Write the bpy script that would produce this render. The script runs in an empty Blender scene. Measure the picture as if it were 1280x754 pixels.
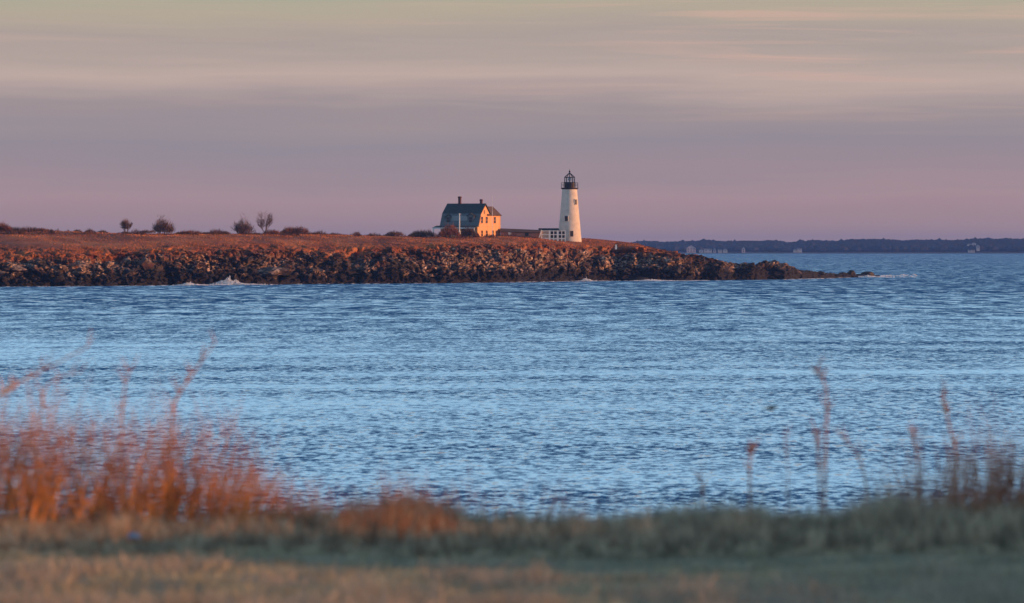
import bpy, math, random
import numpy as np
from mathutils import Vector, Matrix

R = math.radians
F = 1280 * 200 / 36.0            # focal length in photo pixels
CAMZ = 7.0
HOR = 309.0                      # horizon row in the photo

# ------------------------------------------------------------------ camera
sc = bpy.context.scene
cam_d = bpy.data.cameras.new('camera')
cam = bpy.data.objects.new('camera', cam_d)
sc.collection.objects.link(cam)
cam_d.lens = 200
cam_d.sensor_width = 36
cam_d.clip_start = 0.5
cam_d.clip_end = 40000
cam.location = (0, 0, CAMZ)
cam.rotation_euler = (R(90) - math.atan((377 - HOR) / F), 0, 0)
cam_d.dof.use_dof = True
cam_d.dof.focus_distance = 1150
cam_d.dof.aperture_fstop = 4.6
sc.camera = cam

# ------------------------------------------------------------------ light
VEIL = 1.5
SUN_EL, SUN_B = 7.0, 7.0        # elevation; degrees towards the camera from due right
sdir = Vector((math.cos(R(SUN_B)) * math.cos(R(SUN_EL)), -math.sin(R(SUN_B)) * math.cos(R(SUN_EL)), math.sin(R(SUN_EL))))
sun_d = bpy.data.lights.new('sun', 'SUN')
sun_d.energy = 4.6
sun_d.color = (1.0, 0.40, 0.10)
sun_d.angle = R(0.5)
sun = bpy.data.objects.new('sun', sun_d)
sc.collection.objects.link(sun)
sun.rotation_euler = (-sdir).to_track_quat('-Z', 'Y').to_euler()

world = bpy.data.worlds.new('World')
sc.world = world
world.use_nodes = True
wn, wl = world.node_tree.nodes, world.node_tree.links
wn.clear()
w_out = wn.new('ShaderNodeOutputWorld')
sky = wn.new('ShaderNodeTexSky')
sky.sky_type = 'NISHITA'
sky.sun_disc = False
sky.sun_elevation = R(SUN_EL)
sky.sun_rotation = math.atan2(sdir.x, sdir.y)
sky.air_density = 1.0
sky.dust_density = 0.6
sky.ozone_density = 2.5
bg_sky = wn.new('ShaderNodeBackground')
bg_sky.inputs['Strength'].default_value = 0.15
wl.new(sky.outputs[0], bg_sky.inputs['Color'])
tc = wn.new('ShaderNodeTexCoord')
sep = wn.new('ShaderNodeSeparateXYZ')
wl.new(tc.outputs['Generated'], sep.inputs[0])


def wmath(op, a, b=None, c=None, clamp=False):
    n = wn.new('ShaderNodeMath')
    n.operation = op
    n.use_clamp = clamp
    for i, v in enumerate((a, b, c)):
        if v is None:
            continue
        if isinstance(v, (int, float)):
            n.inputs[i].default_value = v
        else:
            wl.new(v, n.inputs[i])
    return n.outputs[0]


def wnoise(sx, sz, scale, detail, off=0.0, dist=0.0):
    cb = wn.new('ShaderNodeCombineXYZ')
    wl.new(wmath('MULTIPLY_ADD', sep.outputs[0], sx, off), cb.inputs[0])
    wl.new(wmath('MULTIPLY', sep.outputs[1], sx), cb.inputs[1])
    wl.new(wmath('MULTIPLY', sep.outputs[2], sz), cb.inputs[2])
    n = wn.new('ShaderNodeTexNoise')
    n.inputs['Scale'].default_value = scale
    n.inputs['Detail'].default_value = detail
    n.inputs['Roughness'].default_value = 0.55
    n.inputs['Distortion'].default_value = dist
    wl.new(cb.outputs[0], n.inputs['Vector'])
    return n.outputs['Fac']


# thin veil of dusk cloud low over the horizon, bands lifted and dropped by noise
n1 = wnoise(9, 120, 1.0, 4, 3.0, 0.4)
n2 = wnoise(30, 620, 1.0, 5, 7.0, 0.6)
el = wmath('ADD', sep.outputs[2], wmath('MULTIPLY', wmath('SUBTRACT', n1, 0.5), 0.014))
el = wmath('ADD', el, wmath('MULTIPLY', wmath('SUBTRACT', n2, 0.5), 0.0035))
fac = wmath('DIVIDE', el, 0.06, clamp=True)
ramp = wn.new('ShaderNodeValToRGB')


def lin(r, g, b):
    f = lambda c: ((c / 255 + 0.055) / 1.055) ** 2.4 if c > 10 else c / 255 / 12.92
    return (f(r), f(g), f(b), 1)


stops = [(0.0, lin(172, 144, 146)), (0.06, lin(168, 141, 147)), (0.13, lin(172, 145, 150)), (0.2, lin(160, 142, 150)), (0.30, lin(150, 141, 150)),
         (0.40, lin(160, 147, 150)), (0.50, lin(192, 171, 163)), (0.60, lin(174, 160, 154)), (0.70, lin(182, 170, 152)), (0.85, lin(166, 170, 150)), (1.0, lin(165, 176, 170))]
cr = ramp.color_ramp
cr.elements[0].position, cr.elements[0].color = stops[0][0], stops[0][1]
cr.elements[1].position, cr.elements[1].color = stops[-1][0], stops[-1][1]
for p, c in stops[1:-1]:
    e = cr.elements.new(p)
    e.color = c
wl.new(fac, ramp.inputs[0])
n3 = wnoise(14, 420, 1.0, 6, 11.0, 0.8)
streak = wmath('MULTIPLY', wmath('SUBTRACT', n3, 0.50, clamp=True), 6.0, clamp=True)
smask = wn.new('ShaderNodeMapRange')
smask.inputs['From Min'].default_value = 0.018
smask.inputs['From Max'].default_value = 0.034
wl.new(sep.outputs[2], smask.inputs['Value'])
xmask = wn.new('ShaderNodeMapRange')
xmask.inputs['From Min'].default_value = -0.03
xmask.inputs['From Max'].default_value = 0.04
xmask.inputs['To Min'].default_value = 0.25
wl.new(sep.outputs[0], xmask.inputs['Value'])
streak = wmath('MULTIPLY', streak, xmask.outputs[0])
mixc = wn.new('ShaderNodeMix')
mixc.data_type = 'RGBA'
wl.new(wmath('MULTIPLY', wmath('MULTIPLY', streak, smask.outputs[0]), 0.55), mixc.inputs['Factor'])
wl.new(ramp.outputs[0], mixc.inputs[6])
mixc.inputs[7].default_value = lin(214, 176, 160)
bg_cloud = wn.new('ShaderNodeBackground')
wl.new(mixc.outputs[2], bg_cloud.inputs['Color'])
bg_cloud.inputs['Strength'].default_value = 1.0
fade = wn.new('ShaderNodeMapRange')
fade.interpolation_type = 'SMOOTHSTEP'
fade.inputs['From Min'].default_value = 0.05
fade.inputs['From Max'].default_value = 0.14
wl.new(sep.outputs[2], fade.inputs['Value'])
mixs = wn.new('ShaderNodeMixShader')
wl.new(fade.outputs[0], mixs.inputs[0])
wl.new(bg_cloud.outputs[0], mixs.inputs[1])
wl.new(bg_sky.outputs[0], mixs.inputs[2])
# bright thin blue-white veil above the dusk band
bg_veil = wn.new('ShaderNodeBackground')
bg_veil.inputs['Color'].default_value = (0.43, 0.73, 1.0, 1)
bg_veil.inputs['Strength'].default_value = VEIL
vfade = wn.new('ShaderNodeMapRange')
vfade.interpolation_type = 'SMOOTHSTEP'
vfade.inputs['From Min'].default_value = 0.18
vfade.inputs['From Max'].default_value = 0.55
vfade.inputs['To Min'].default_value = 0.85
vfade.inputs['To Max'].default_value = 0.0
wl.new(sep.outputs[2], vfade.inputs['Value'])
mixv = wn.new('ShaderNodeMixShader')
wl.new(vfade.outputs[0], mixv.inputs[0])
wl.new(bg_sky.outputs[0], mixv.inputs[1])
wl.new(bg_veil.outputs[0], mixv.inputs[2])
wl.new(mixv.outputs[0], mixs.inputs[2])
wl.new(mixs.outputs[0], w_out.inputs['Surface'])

sc.view_settings.view_transform = 'Standard'
sc.view_settings.look = 'None'
sc.view_settings.exposure = 0.0
sc.view_settings.gamma = 1
sc.view_settings.use_curve_mapping = False
sc.cycles.max_bounces = 6
sc.cycles.volume_bounces = 0


# ------------------------------------------------------------------ helpers
def P(px, py, Y):
    return Vector(((px - 640) / F * Y, Y, CAMZ - (py - HOR) / F * Y))


def tag(o, label=None, cat=None, group=None, kind=None):
    if label: o['label'] = label
    if cat: o['category'] = cat
    if group: o['group'] = group
    if kind: o['kind'] = kind
    return o


def empty(name, loc, rz=0.0, label=None, cat=None, group=None):
    o = bpy.data.objects.new(name, None)
    sc.collection.objects.link(o)
    o.location = loc
    o.rotation_euler = (0, 0, rz)
    o.empty_display_size = 0.2
    return tag(o, label, cat, group)


def link_mesh(name, verts, faces, mat, parent=None, smooth=False, loc=None):
    me = bpy.data.meshes.new(name)
    if isinstance(verts, np.ndarray) and isinstance(faces, np.ndarray):
        k = faces.shape[1]
        me.vertices.add(len(verts))
        me.vertices.foreach_set('co', verts.astype(np.float32).ravel())
        me.loops.add(faces.size)
        me.loops.foreach_set('vertex_index', faces.astype(np.int32).ravel())
        me.polygons.add(len(faces))
        me.polygons.foreach_set('loop_start', np.arange(0, faces.size, k, dtype=np.int32))
        me.polygons.foreach_set('loop_total', np.full(len(faces), k, dtype=np.int32))
        me.update(calc_edges=True)
    else:
        me.from_pydata([tuple(v) for v in verts], [], faces)
        me.update()
    if mat: me.materials.append(mat)
    if smooth: me.polygons.foreach_set('use_smooth', [True] * len(me.polygons))
    o = bpy.data.objects.new(name, me)
    sc.collection.objects.link(o)
    if parent: o.parent = parent
    if loc is not None: o.location = loc
    return o


class MB:
    def __init__(s):
        s.v, s.f = [], []

    def poly(s, pts):
        b = len(s.v)
        s.v += [tuple(p) for p in pts]
        s.f.append(tuple(range(b, b + len(pts))))

    def box(s, x0, x1, y0, y1, z0, z1):
        b = len(s.v)
        s.v += [(x0, y0, z0), (x1, y0, z0), (x1, y1, z0), (x0, y1, z0), (x0, y0, z1), (x1, y0, z1), (x1, y1, z1), (x0, y1, z1)]
        for q in ((0, 3, 2, 1), (4, 5, 6, 7), (0, 1, 5, 4), (1, 2, 6, 5), (2, 3, 7, 6), (3, 0, 4, 7)):
            s.f.append(tuple(b + i for i in q))
        return s

    def slab(s, quad, th):
        """quad of points thickened along its normal (outwards side = given winding)"""
        q = [Vector(p) for p in quad]
        n = (q[1] - q[0]).cross(q[2] - q[0]).normalized() * th
        b = len(s.v)
        s.v += [tuple(p) for p in q] + [tuple(p + n) for p in q]
        m = len(q)
        s.f.append(tuple(b + i for i in reversed(range(m))))
        s.f.append(tuple(b + m + i for i in range(m)))
        for i in range(m):
            j = (i + 1) % m
            s.f.append((b + i, b + j, b + m + j, b + m + i))
        return s

    def tube(s, pts, rad, n=5, cap=True):
        b = len(s.v)
        pts = [Vector(p) for p in pts]
        for i, p in enumerate(pts):
            d = (pts[min(i + 1, len(pts) - 1)] - pts[max(i - 1, 0)])
            d = d.normalized() if d.length > 1e-9 else Vector((0, 0, 1))
            a = d.cross(Vector((0.31, 0.87, 0.12)) if abs(d.z) > .5 else Vector((0, 0, 1))).normalized()
            c = d.cross(a)
            r = rad[i] if isinstance(rad, (list, tuple)) else rad
            for k in range(n):
                t = 2 * math.pi * k / n
                s.v.append(tuple(p + (a * math.cos(t) + c * math.sin(t)) * r))
        for i in range(len(pts) - 1):
            for k in range(n):
                k2 = (k + 1) % n
                s.f.append((b + i * n + k, b + i * n + k2, b + (i + 1) * n + k2, b + (i + 1) * n + k))
        if cap:
            s.f.append(tuple(b + k for k in reversed(range(n))))
            s.f.append(tuple(b + (len(pts) - 1) * n + k for k in range(n)))
        return s

    def lathe(s, prof, n=32, cap=True):
        b = len(s.v)
        for r, z in prof:
            for k in range(n):
                t = 2 * math.pi * k / n
                s.v.append((r * math.cos(t), r * math.sin(t), z))
        for i in range(len(prof) - 1):
            for k in range(n):
                k2 = (k + 1) % n
                s.f.append((b + i * n + k, b + i * n + k2, b + (i + 1) * n + k2, b + (i + 1) * n + k))
        if cap:
            s.f.append(tuple(b + k for k in reversed(range(n))))
            s.f.append(tuple(b + (len(prof) - 1) * n + k for k in range(n)))
        return s

    def build(s, name, mat, parent=None, smooth=False, loc=None):
        return link_mesh(name, s.v, s.f, mat, parent, smooth, loc)


# numpy noise
def _h(ix, iy, iz, seed):
    n = (ix.astype(np.int64) * 374761393 + iy.astype(np.int64) * 668265263 + iz.astype(np.int64) * 2147483647 + seed * 1274126177) & 0xFFFFFFFF
    n = ((n ^ (n >> 13)) * 1274126177) & 0xFFFFFFFF
    n = ((n ^ (n >> 16)) * 2246822519) & 0xFFFFFFFF
    return ((n ^ (n >> 15)) & 0xFFFFFF) / float(0xFFFFFF)


def vnoise(x, y, z, seed=0):
    x, y, z = np.broadcast_arrays(np.asarray(x, float), np.asarray(y, float), np.asarray(z, float))
    ix, iy, iz = np.floor(x), np.floor(y), np.floor(z)
    fx, fy, fz = x - ix, y - iy, z - iz
    fx, fy, fz = [t * t * (3 - 2 * t) for t in (fx, fy, fz)]
    r = 0
    for a in (0, 1):
        for b in (0, 1):
            for c in (0, 1):
                w = (fx if a else 1 - fx) * (fy if b else 1 - fy) * (fz if c else 1 - fz)
                r = r + w * _h(ix + a, iy + b, iz + c, seed)
    return r * 2 - 1


def fbm(x, y, z, oct=4, seed=0, rough=0.5):
    a, s, t = 1.0, 0, 0
    for o in range(oct):
        s = s + a * vnoise(x * 2 ** o, y * 2 ** o, z * 2 ** o, seed + o * 17)
        t += a
        a *= rough
    return s / t


def blocks(x, y, z, seed=0, tilt=0.8):
    """fractured-rock displacement: nearest random cell, each cell its own offset and facet tilt"""
    best = np.full(x.shape, 1e9)
    second = np.full(x.shape, 1e9)
    out = np.zeros(x.shape)
    ix, iy, iz = np.floor(x), np.floor(y), np.floor(z)
    for a in (-1, 0, 1):
        for b in (-1, 0, 1):
            for c in (-1, 0, 1):
                jx, jy, jz = ix + a, iy + b, iz + c
                dx = x - (jx + _h(jx, jy, jz, seed + 1))
                dy = y - (jy + _h(jx, jy, jz, seed + 2))
                dz = z - (jz + _h(jx, jy, jz, seed + 3))
                d = dx * dx + dy * dy + dz * dz
                v = (_h(jx, jy, jz, seed + 4) * 2 - 1) + tilt * (dx * (_h(jx, jy, jz, seed + 5) * 2 - 1) * 1.6 + dz * (_h(jx, jy, jz, seed + 6) * 2 - 1))
                m = d < best
                second = np.where(m, best, np.minimum(second, d))
                out = np.where(m, v, out)
                best = np.where(m, d, best)
    return out, np.sqrt(second) - np.sqrt(best)


# ------------------------------------------------------------------ materials
def new_mat(name):
    m = bpy.data.materials.new(name)
    m.use_nodes = True
    return m, m.node_tree.nodes, m.node_tree.links, m.node_tree.nodes['Principled BSDF']


def mat(name, c1, c2=None, scale=3.0, rough=0.8, metal=0.0, bump=0.0, coord='Object', stretch=(1, 1, 1), spec=0.3, lo=0.35, hi=0.65, transl=0.0, detail=5):
    m, n, l, b = new_mat(name)
    b.inputs['Roughness'].default_value = rough
    b.inputs['Metallic'].default_value = metal
    b.inputs['Specular IOR Level'].default_value = spec
    c2 = c2 or tuple(x * 0.75 for x in c1)
    t = n.new('ShaderNodeTexCoord')
    mp = n.new('ShaderNodeMapping')
    mp.inputs['Scale'].default_value = stretch
    l.new(t.outputs[coord], mp.inputs[0])
    ns = n.new('ShaderNodeTexNoise')
    ns.inputs['Scale'].default_value = scale
    ns.inputs['Detail'].default_value = detail
    l.new(mp.outputs[0], ns.inputs['Vector'])
    rp = n.new('ShaderNodeValToRGB')
    rp.color_ramp.elements[0].position, rp.color_ramp.elements[0].color = lo, (*c2, 1)
    rp.color_ramp.elements[1].position, rp.color_ramp.elements[1].color = hi, (*c1, 1)
    l.new(ns.outputs['Fac'], rp.inputs[0])
    l.new(rp.outputs[0], b.inputs['Base Color'])
    if bump:
        bp = n.new('ShaderNodeBump')
        bp.inputs['Strength'].default_value = bump
        l.new(ns.outputs['Fac'], bp.inputs['Height'])
        l.new(bp.outputs[0], b.inputs['Normal'])
    if transl:
        tr = n.new('ShaderNodeBsdfTranslucent')
        l.new(rp.outputs[0], tr.inputs['Color'])
        mx = n.new('ShaderNodeMixShader')
        mx.inputs[0].default_value = transl
        out = n['Material Output']
        l.new(b.outputs[0], mx.inputs[1])
        l.new(tr.outputs[0], mx.inputs[2])
        l.new(mx.outputs[0], out.inputs['Surface'])
    return m


def glass_mat(name, tint=(0.02, 0.025, 0.03), rough=0.12):
    return mat(name, tint, tint, rough=rough, spec=0.5)


def water_material():
    m, n, l, b = new_mat('sea_water')
    b.inputs['Roughness'].default_value = 0.12
    b.inputs['IOR'].default_value = 1.45
    g = n.new('ShaderNodeNewGeometry')

    def noise(sx, sy, detail, off, rough=0.6):
        mp = n.new('ShaderNodeMapping')
        mp.inputs['Scale'].default_value = (sx, sy, 1)
        mp.inputs['Location'].default_value = (off, off * 1.7, 0)
        l.new(g.outputs['Position'], mp.inputs[0])
        t = n.new('ShaderNodeTexNoise')
        t.inputs['Scale'].default_value = 1
        t.inputs['Detail'].default_value = detail
        t.inputs['Roughness'].default_value = rough
        t.inputs['Distortion'].default_value = 0.0
        l.new(mp.outputs[0], t.inputs['Vector'])
        return t

    def vm(op, a, bb):
        x = n.new('ShaderNodeVectorMath')
        x.operation = op
        for i, v in enumerate((a, bb)):
            if v is None: continue
            if isinstance(v, tuple): x.inputs[i].default_value = v
            else: l.new(v, x.inputs[i])
        return x.outputs[0]

    def sc_(a, f):
        x = n.new('ShaderNodeVectorMath')
        x.operation = 'SCALE'
        l.new(a, x.inputs[0])
        if isinstance(f, (int, float)): x.inputs['Scale'].default_value = f
        else: l.new(f, x.inputs['Scale'])
        return x.outputs[0]

    fine = noise(2.6, 0.85, 3, 3.1, 0.65)       # wind ripple, about a metre
    mid = noise(0.6, 0.3, 3, 9.7, 0.55)       # chop
    swell = noise(0.008, 0.035, 4, 21.0)        # wide wind patches
    cen = (-0.5, -0.5, -0.5)
    deep = noise(0.5, 0.09, 3, 33.0, 0.6)       # wave groups seen end on far out
    spz = n.new('ShaderNodeSeparateXYZ')
    l.new(g.outputs['Position'], spz.inputs[0])
    far_ = n.new('ShaderNodeMapRange')
    far_.inputs['From Min'].default_value = 280
    far_.inputs['From Max'].default_value = 800
    far_.inputs['To Max'].default_value = WAVE_DEEP
    l.new(spz.outputs[1], far_.inputs['Value'])
    grp = sc_(vm('ADD', deep.outputs['Color'], cen), far_.outputs[0])
    a = sc_(vm('ADD', fine.outputs['Color'], cen), WAVE_FINE)
    c = sc_(vm('ADD', mid.outputs['Color'], cen), WAVE_MID)
    sw = n.new('ShaderNodeMapRange')
    sw.inputs['From Min'].default_value = 0.35
    sw.inputs['From Max'].default_value = 0.65
    sw.inputs['To Min'].default_value = 0.45
    sw.inputs['To Max'].default_value = 1.35
    l.new(swell.outputs['Fac'], sw.inputs['Value'])
    tot = sc_(vm('ADD', vm('ADD', a, c), grp), sw.outputs[0])
    tot = vm('MULTIPLY', tot, (1, 1, 0))
    lean = n.new('ShaderNodeMapRange')          # the open bay farther out is rougher
    lean.inputs['From Min'].default_value = 230
    lean.inputs['From Max'].default_value = 1000
    lean.inputs['To Min'].default_value = -WAVE_LEAN
    lean.inputs['To Max'].default_value = -WAVE_LEAN - 0.13
    l.new(spz.outputs[1], lean.inputs['Value'])
    lane = n.new('ShaderNodeMath')
    lane.operation = 'MULTIPLY_ADD'
    l.new(swell.outputs['Fac'], lane.inputs[0])
    lane.inputs[1].default_value = -0.34
    lane.inputs[2].default_value = 0.17
    lsum = n.new('ShaderNodeMath')
    l.new(lane.outputs[0], lsum.inputs[0])
    l.new(lean.outputs[0], lsum.inputs[1])
    cl = n.new('ShaderNodeCombineXYZ')
    l.new(lsum.outputs[0], cl.inputs[1])
    cl.inputs[2].default_value = 1
    tot = vm('ADD', tot, cl.outputs[0])
    nn = n.new('ShaderNodeVectorMath')
    nn.operation = 'NORMALIZE'
    l.new(tot, nn.inputs[0])
    l.new(nn.outputs[0], b.inputs['Normal'])
    b.inputs['Base Color'].default_value = WATER_COL
    return m


WAVE_FINE, WAVE_MID, WAVE_DEEP, WAVE_LEAN = 0.82, 0.13, 1.0, 0.12
WATER_COL = (0.003, 0.10, 0.30, 1)

# ------------------------------------------------------------------ the sea
M_water = water_material()
sea = link_mesh('sea_water', [(-9000, 20, 0), (9000, 20, 0), (9000, 9300, 0), (-9000, 9300, 0)], [(0, 1, 2, 3)], M_water)
tag(sea, kind='structure')

# ------------------------------------------------------------------ island
T = {
    'x':    [-300, -150, 0, 100, 200, 300, 400, 450, 550, 640, 730, 770, 800, 830, 850, 880, 900, 920, 940, 960, 980, 1000, 1020, 1040, 1060, 1098],
    'shore': [362, 360, 358.5, 358, 357, 356, 355, 354.8, 354, 353, 351.5, 351, 351, 351, 351, 350.5, 350.5, 350, 350, 349.5, 349.5, 349, 348.5, 348, 347, 346.5],
    'rock': [321, 320, 320, 321, 316, 315, 314, 313, 309, 308, 309, 310, 312, 317, 320, 322, 330, 333, 333, 331, 333, 339, 341, 343.3, 344.5, 345.8],
    'sky':  [291, 291, 291.5, 291.5, 291.5, 292.5, 293.5, 294, 296.5, 298, 299.0, 302.5, 307, 313, 317, 319.5, 326, 330, 330, 328, 330, 337, 339.5, 342, 342.9, 344.6],
    'db':   [15, 15, 15, 16, 14, 13, 13, 13, 13, 13, 13, 12, 11, 10, 9, 8, 7, 6, 6, 6, 5, 4, 3, 2.6, 2, 1.4],
    'ds':   [75, 75, 75, 75, 70, 65, 60, 60, 58, 56, 48, 40, 32, 24, 18, 15, 13, 11, 10, 10, 9, 7, 5, 4, 3.2, 2.4],
}


def tab(k, px):
    return np.interp(px, T['x'], T[k])


def shoreY(px):
    return CAMZ * F / (tab('shore', px) - HOR)


def base_surface(px, t):
    """t: -0.2..0 below water, 0..1 rock face, 1..2 meadow to the skyline, 2..3 rear slope"""
    Ys = shoreY(px)
    db, ds = tab('db', px), tab('ds', px)
    zr = CAMZ - (tab('rock', px) - HOR) / F * (Ys + db)
    zs = CAMZ - (tab('sky', px) - HOR) / F * (Ys + ds)
    small = np.clip(ds / 60, 0.08, 1)
    u = np.clip(t, 0, 1)
    face_d = db * (u ** 1.25)
    face_z = zr * (0.5 * u + 0.5 * (1 - (1 - u) ** 1.6))
    v = np.clip(t - 1, 0, 1)
    mead_d = (ds - db) * v
    mead_z = (zs - zr) * (1 - (1 - v) ** 1.7)
    w = np.clip(t - 2, 0, 1)
    rear_d = 110 * small * w
    rear_z = -(zs + 1.5) * w ** 1.4
    s = np.clip(t, -0.2, 0)
    d = face_d + mead_d + rear_d + s * 8
    z = face_z + mead_z + rear_z + s * 6
    return Ys + d, z


def island_pts(px, t):
    Y, z = base_surface(px, t)
    X = (px - 640) / F * Y
    return X, Y, z


cols = 1500
PX = np.linspace(-290, 1100, cols)
tt = np.concatenate([np.linspace(-0.2, 0, 4)[:-1], np.linspace(0, 1.0, 110)[:-1], np.linspace(1.0, 2, 90)[:-1], np.linspace(2, 3, 24)])
GP, GT = np.meshgrid(PX, tt)
X, Y, Z = island_pts(GP, GT)
rockness = np.interp(GT, [-0.2, 0, 0.9, 1.15, 1.3, 3], [1, 1, 1, 0.35, 0.0, 0.0])
tip = np.clip((GP - 780) / 90, 0, 1)
rockness = np.maximum(rockness, tip * (GT < 2.2))
size = np.clip(tab('ds', GP) / 18, 0.16, 1)
# large coves and buttresses
cove = fbm(X / 11, Z / 9, Y / 40, 3, 5)
b1, e1 = blocks(X / 3.4 + 0.3 * fbm(X / 4, Z / 3, Y / 5, 2, 51), Y / 5.0, Z / 1.7 + X * 0.02, 3)
b2, e2 = blocks(X / 1.25, Y / 2.2, Z / 0.65 + X * 0.05, 9)
b3, e3 = blocks(X / 0.55, Y / 1.0, Z / 0.36, 15)
b4, e4 = blocks(X / 0.9 + 5, Y / 1.6, Z / 0.42, 21)
gull = 5.5 * np.exp(-((GP - 138) / 30) ** 2) * np.exp(-((GT - .75) / .35) ** 2) + 3.5 * np.exp(-((GP - 444) / 7) ** 2) + 3.0 * np.exp(-((GP - 208) / 16) ** 2) * (GT < .6) \
    + 4.0 * np.exp(-((GP - 690) / 26) ** 2) * np.exp(-((GT - .25) / .3) ** 2) + 3.2 * np.exp(-((GP - 375) / 11) ** 2) * np.exp(-((GT - .3) / .3) ** 2) + 2.5 * np.exp(-((GP - 742) / 8) ** 2)
zq = Z + 0.10 * X + 0.5 * fbm(X / 6, Z / 3, Y / 9, 3, 41)
st1 = _h(np.floor(zq / .55), np.floor(X / 11 + 2 * fbm(X / 5, zq, 0 * X, 2, 43)), 0 * X, 5) * 2 - 1
st2 = _h(np.floor(zq / .24), np.floor(X / 2.1 + fbm(X / 2, zq, 0 * X, 2, 44)), 0 * X, 6) * 2 - 1
strat = np.clip(.5 + 1.6 * fbm(X / 19, Z / 8, 0 * X, 2, 47), 0, 1)
out = 3.8 * cove + 0.75 * b1 + 0.35 * b2 + 0.25 * b3 + 0.3 * b4 - gull + strat * (1.05 * st1 + .45 * st2)
out -= 1.2 * np.exp(-(e1 / 0.13) ** 2) + 0.55 * np.exp(-(e2 / 0.14) ** 2)
edge = np.interp(GT, [-0.2, 0.0, 0.12, 1, 1.3, 3], [0.15, 0.3, 1, 1, 1, 1])
Y2 = Y - out * rockness * size * edge
Z2 = Z + (0.55 * b1 + 0.32 * b2 + 0.14 * b3 + 0.4 * cove - 0.25 * np.exp(-(e1 / 0.1) ** 2)) * rockness * np.minimum(size, 0.75) * edge
grassy = 1 - rockness
damp = np.interp(GT, [1, 1.3, 1.85, 2, 2.3, 3], [1, 1, 0.8, 0.35, 0.6, 1])
Z2 = Z2 + grassy * damp * (0.26 * fbm(X / 9, Y / 6, 0, 3, 31) + 0.75 * fbm(X / 24, Y / 22, 0, 2, 37))
Z2 = np.where(GT < 0.0, np.minimum(Z2, -0.2), Z2)
X2 = X + 0.35 * b2 * rockness * size
nr, nc = GP.shape
IV = np.stack([X2, Y2, Z2], -1).reshape(-1, 3)
idx = np.arange(nr * nc).reshape(nr, nc)
IF = np.stack([idx[:-1, :-1], idx[:-1, 1:], idx[1:, 1:], idx[1:, :-1]], -1).reshape(-1, 4)


def island_z(px, Yq):
    """surface height near a photo column at distance Yq"""
    c = int(round((px - PX[0]) / (PX[1] - PX[0])))
    c = min(max(c, 0), nc - 1)
    return float(np.interp(Yq, Y2[112:, c], Z2[112:, c]))


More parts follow.
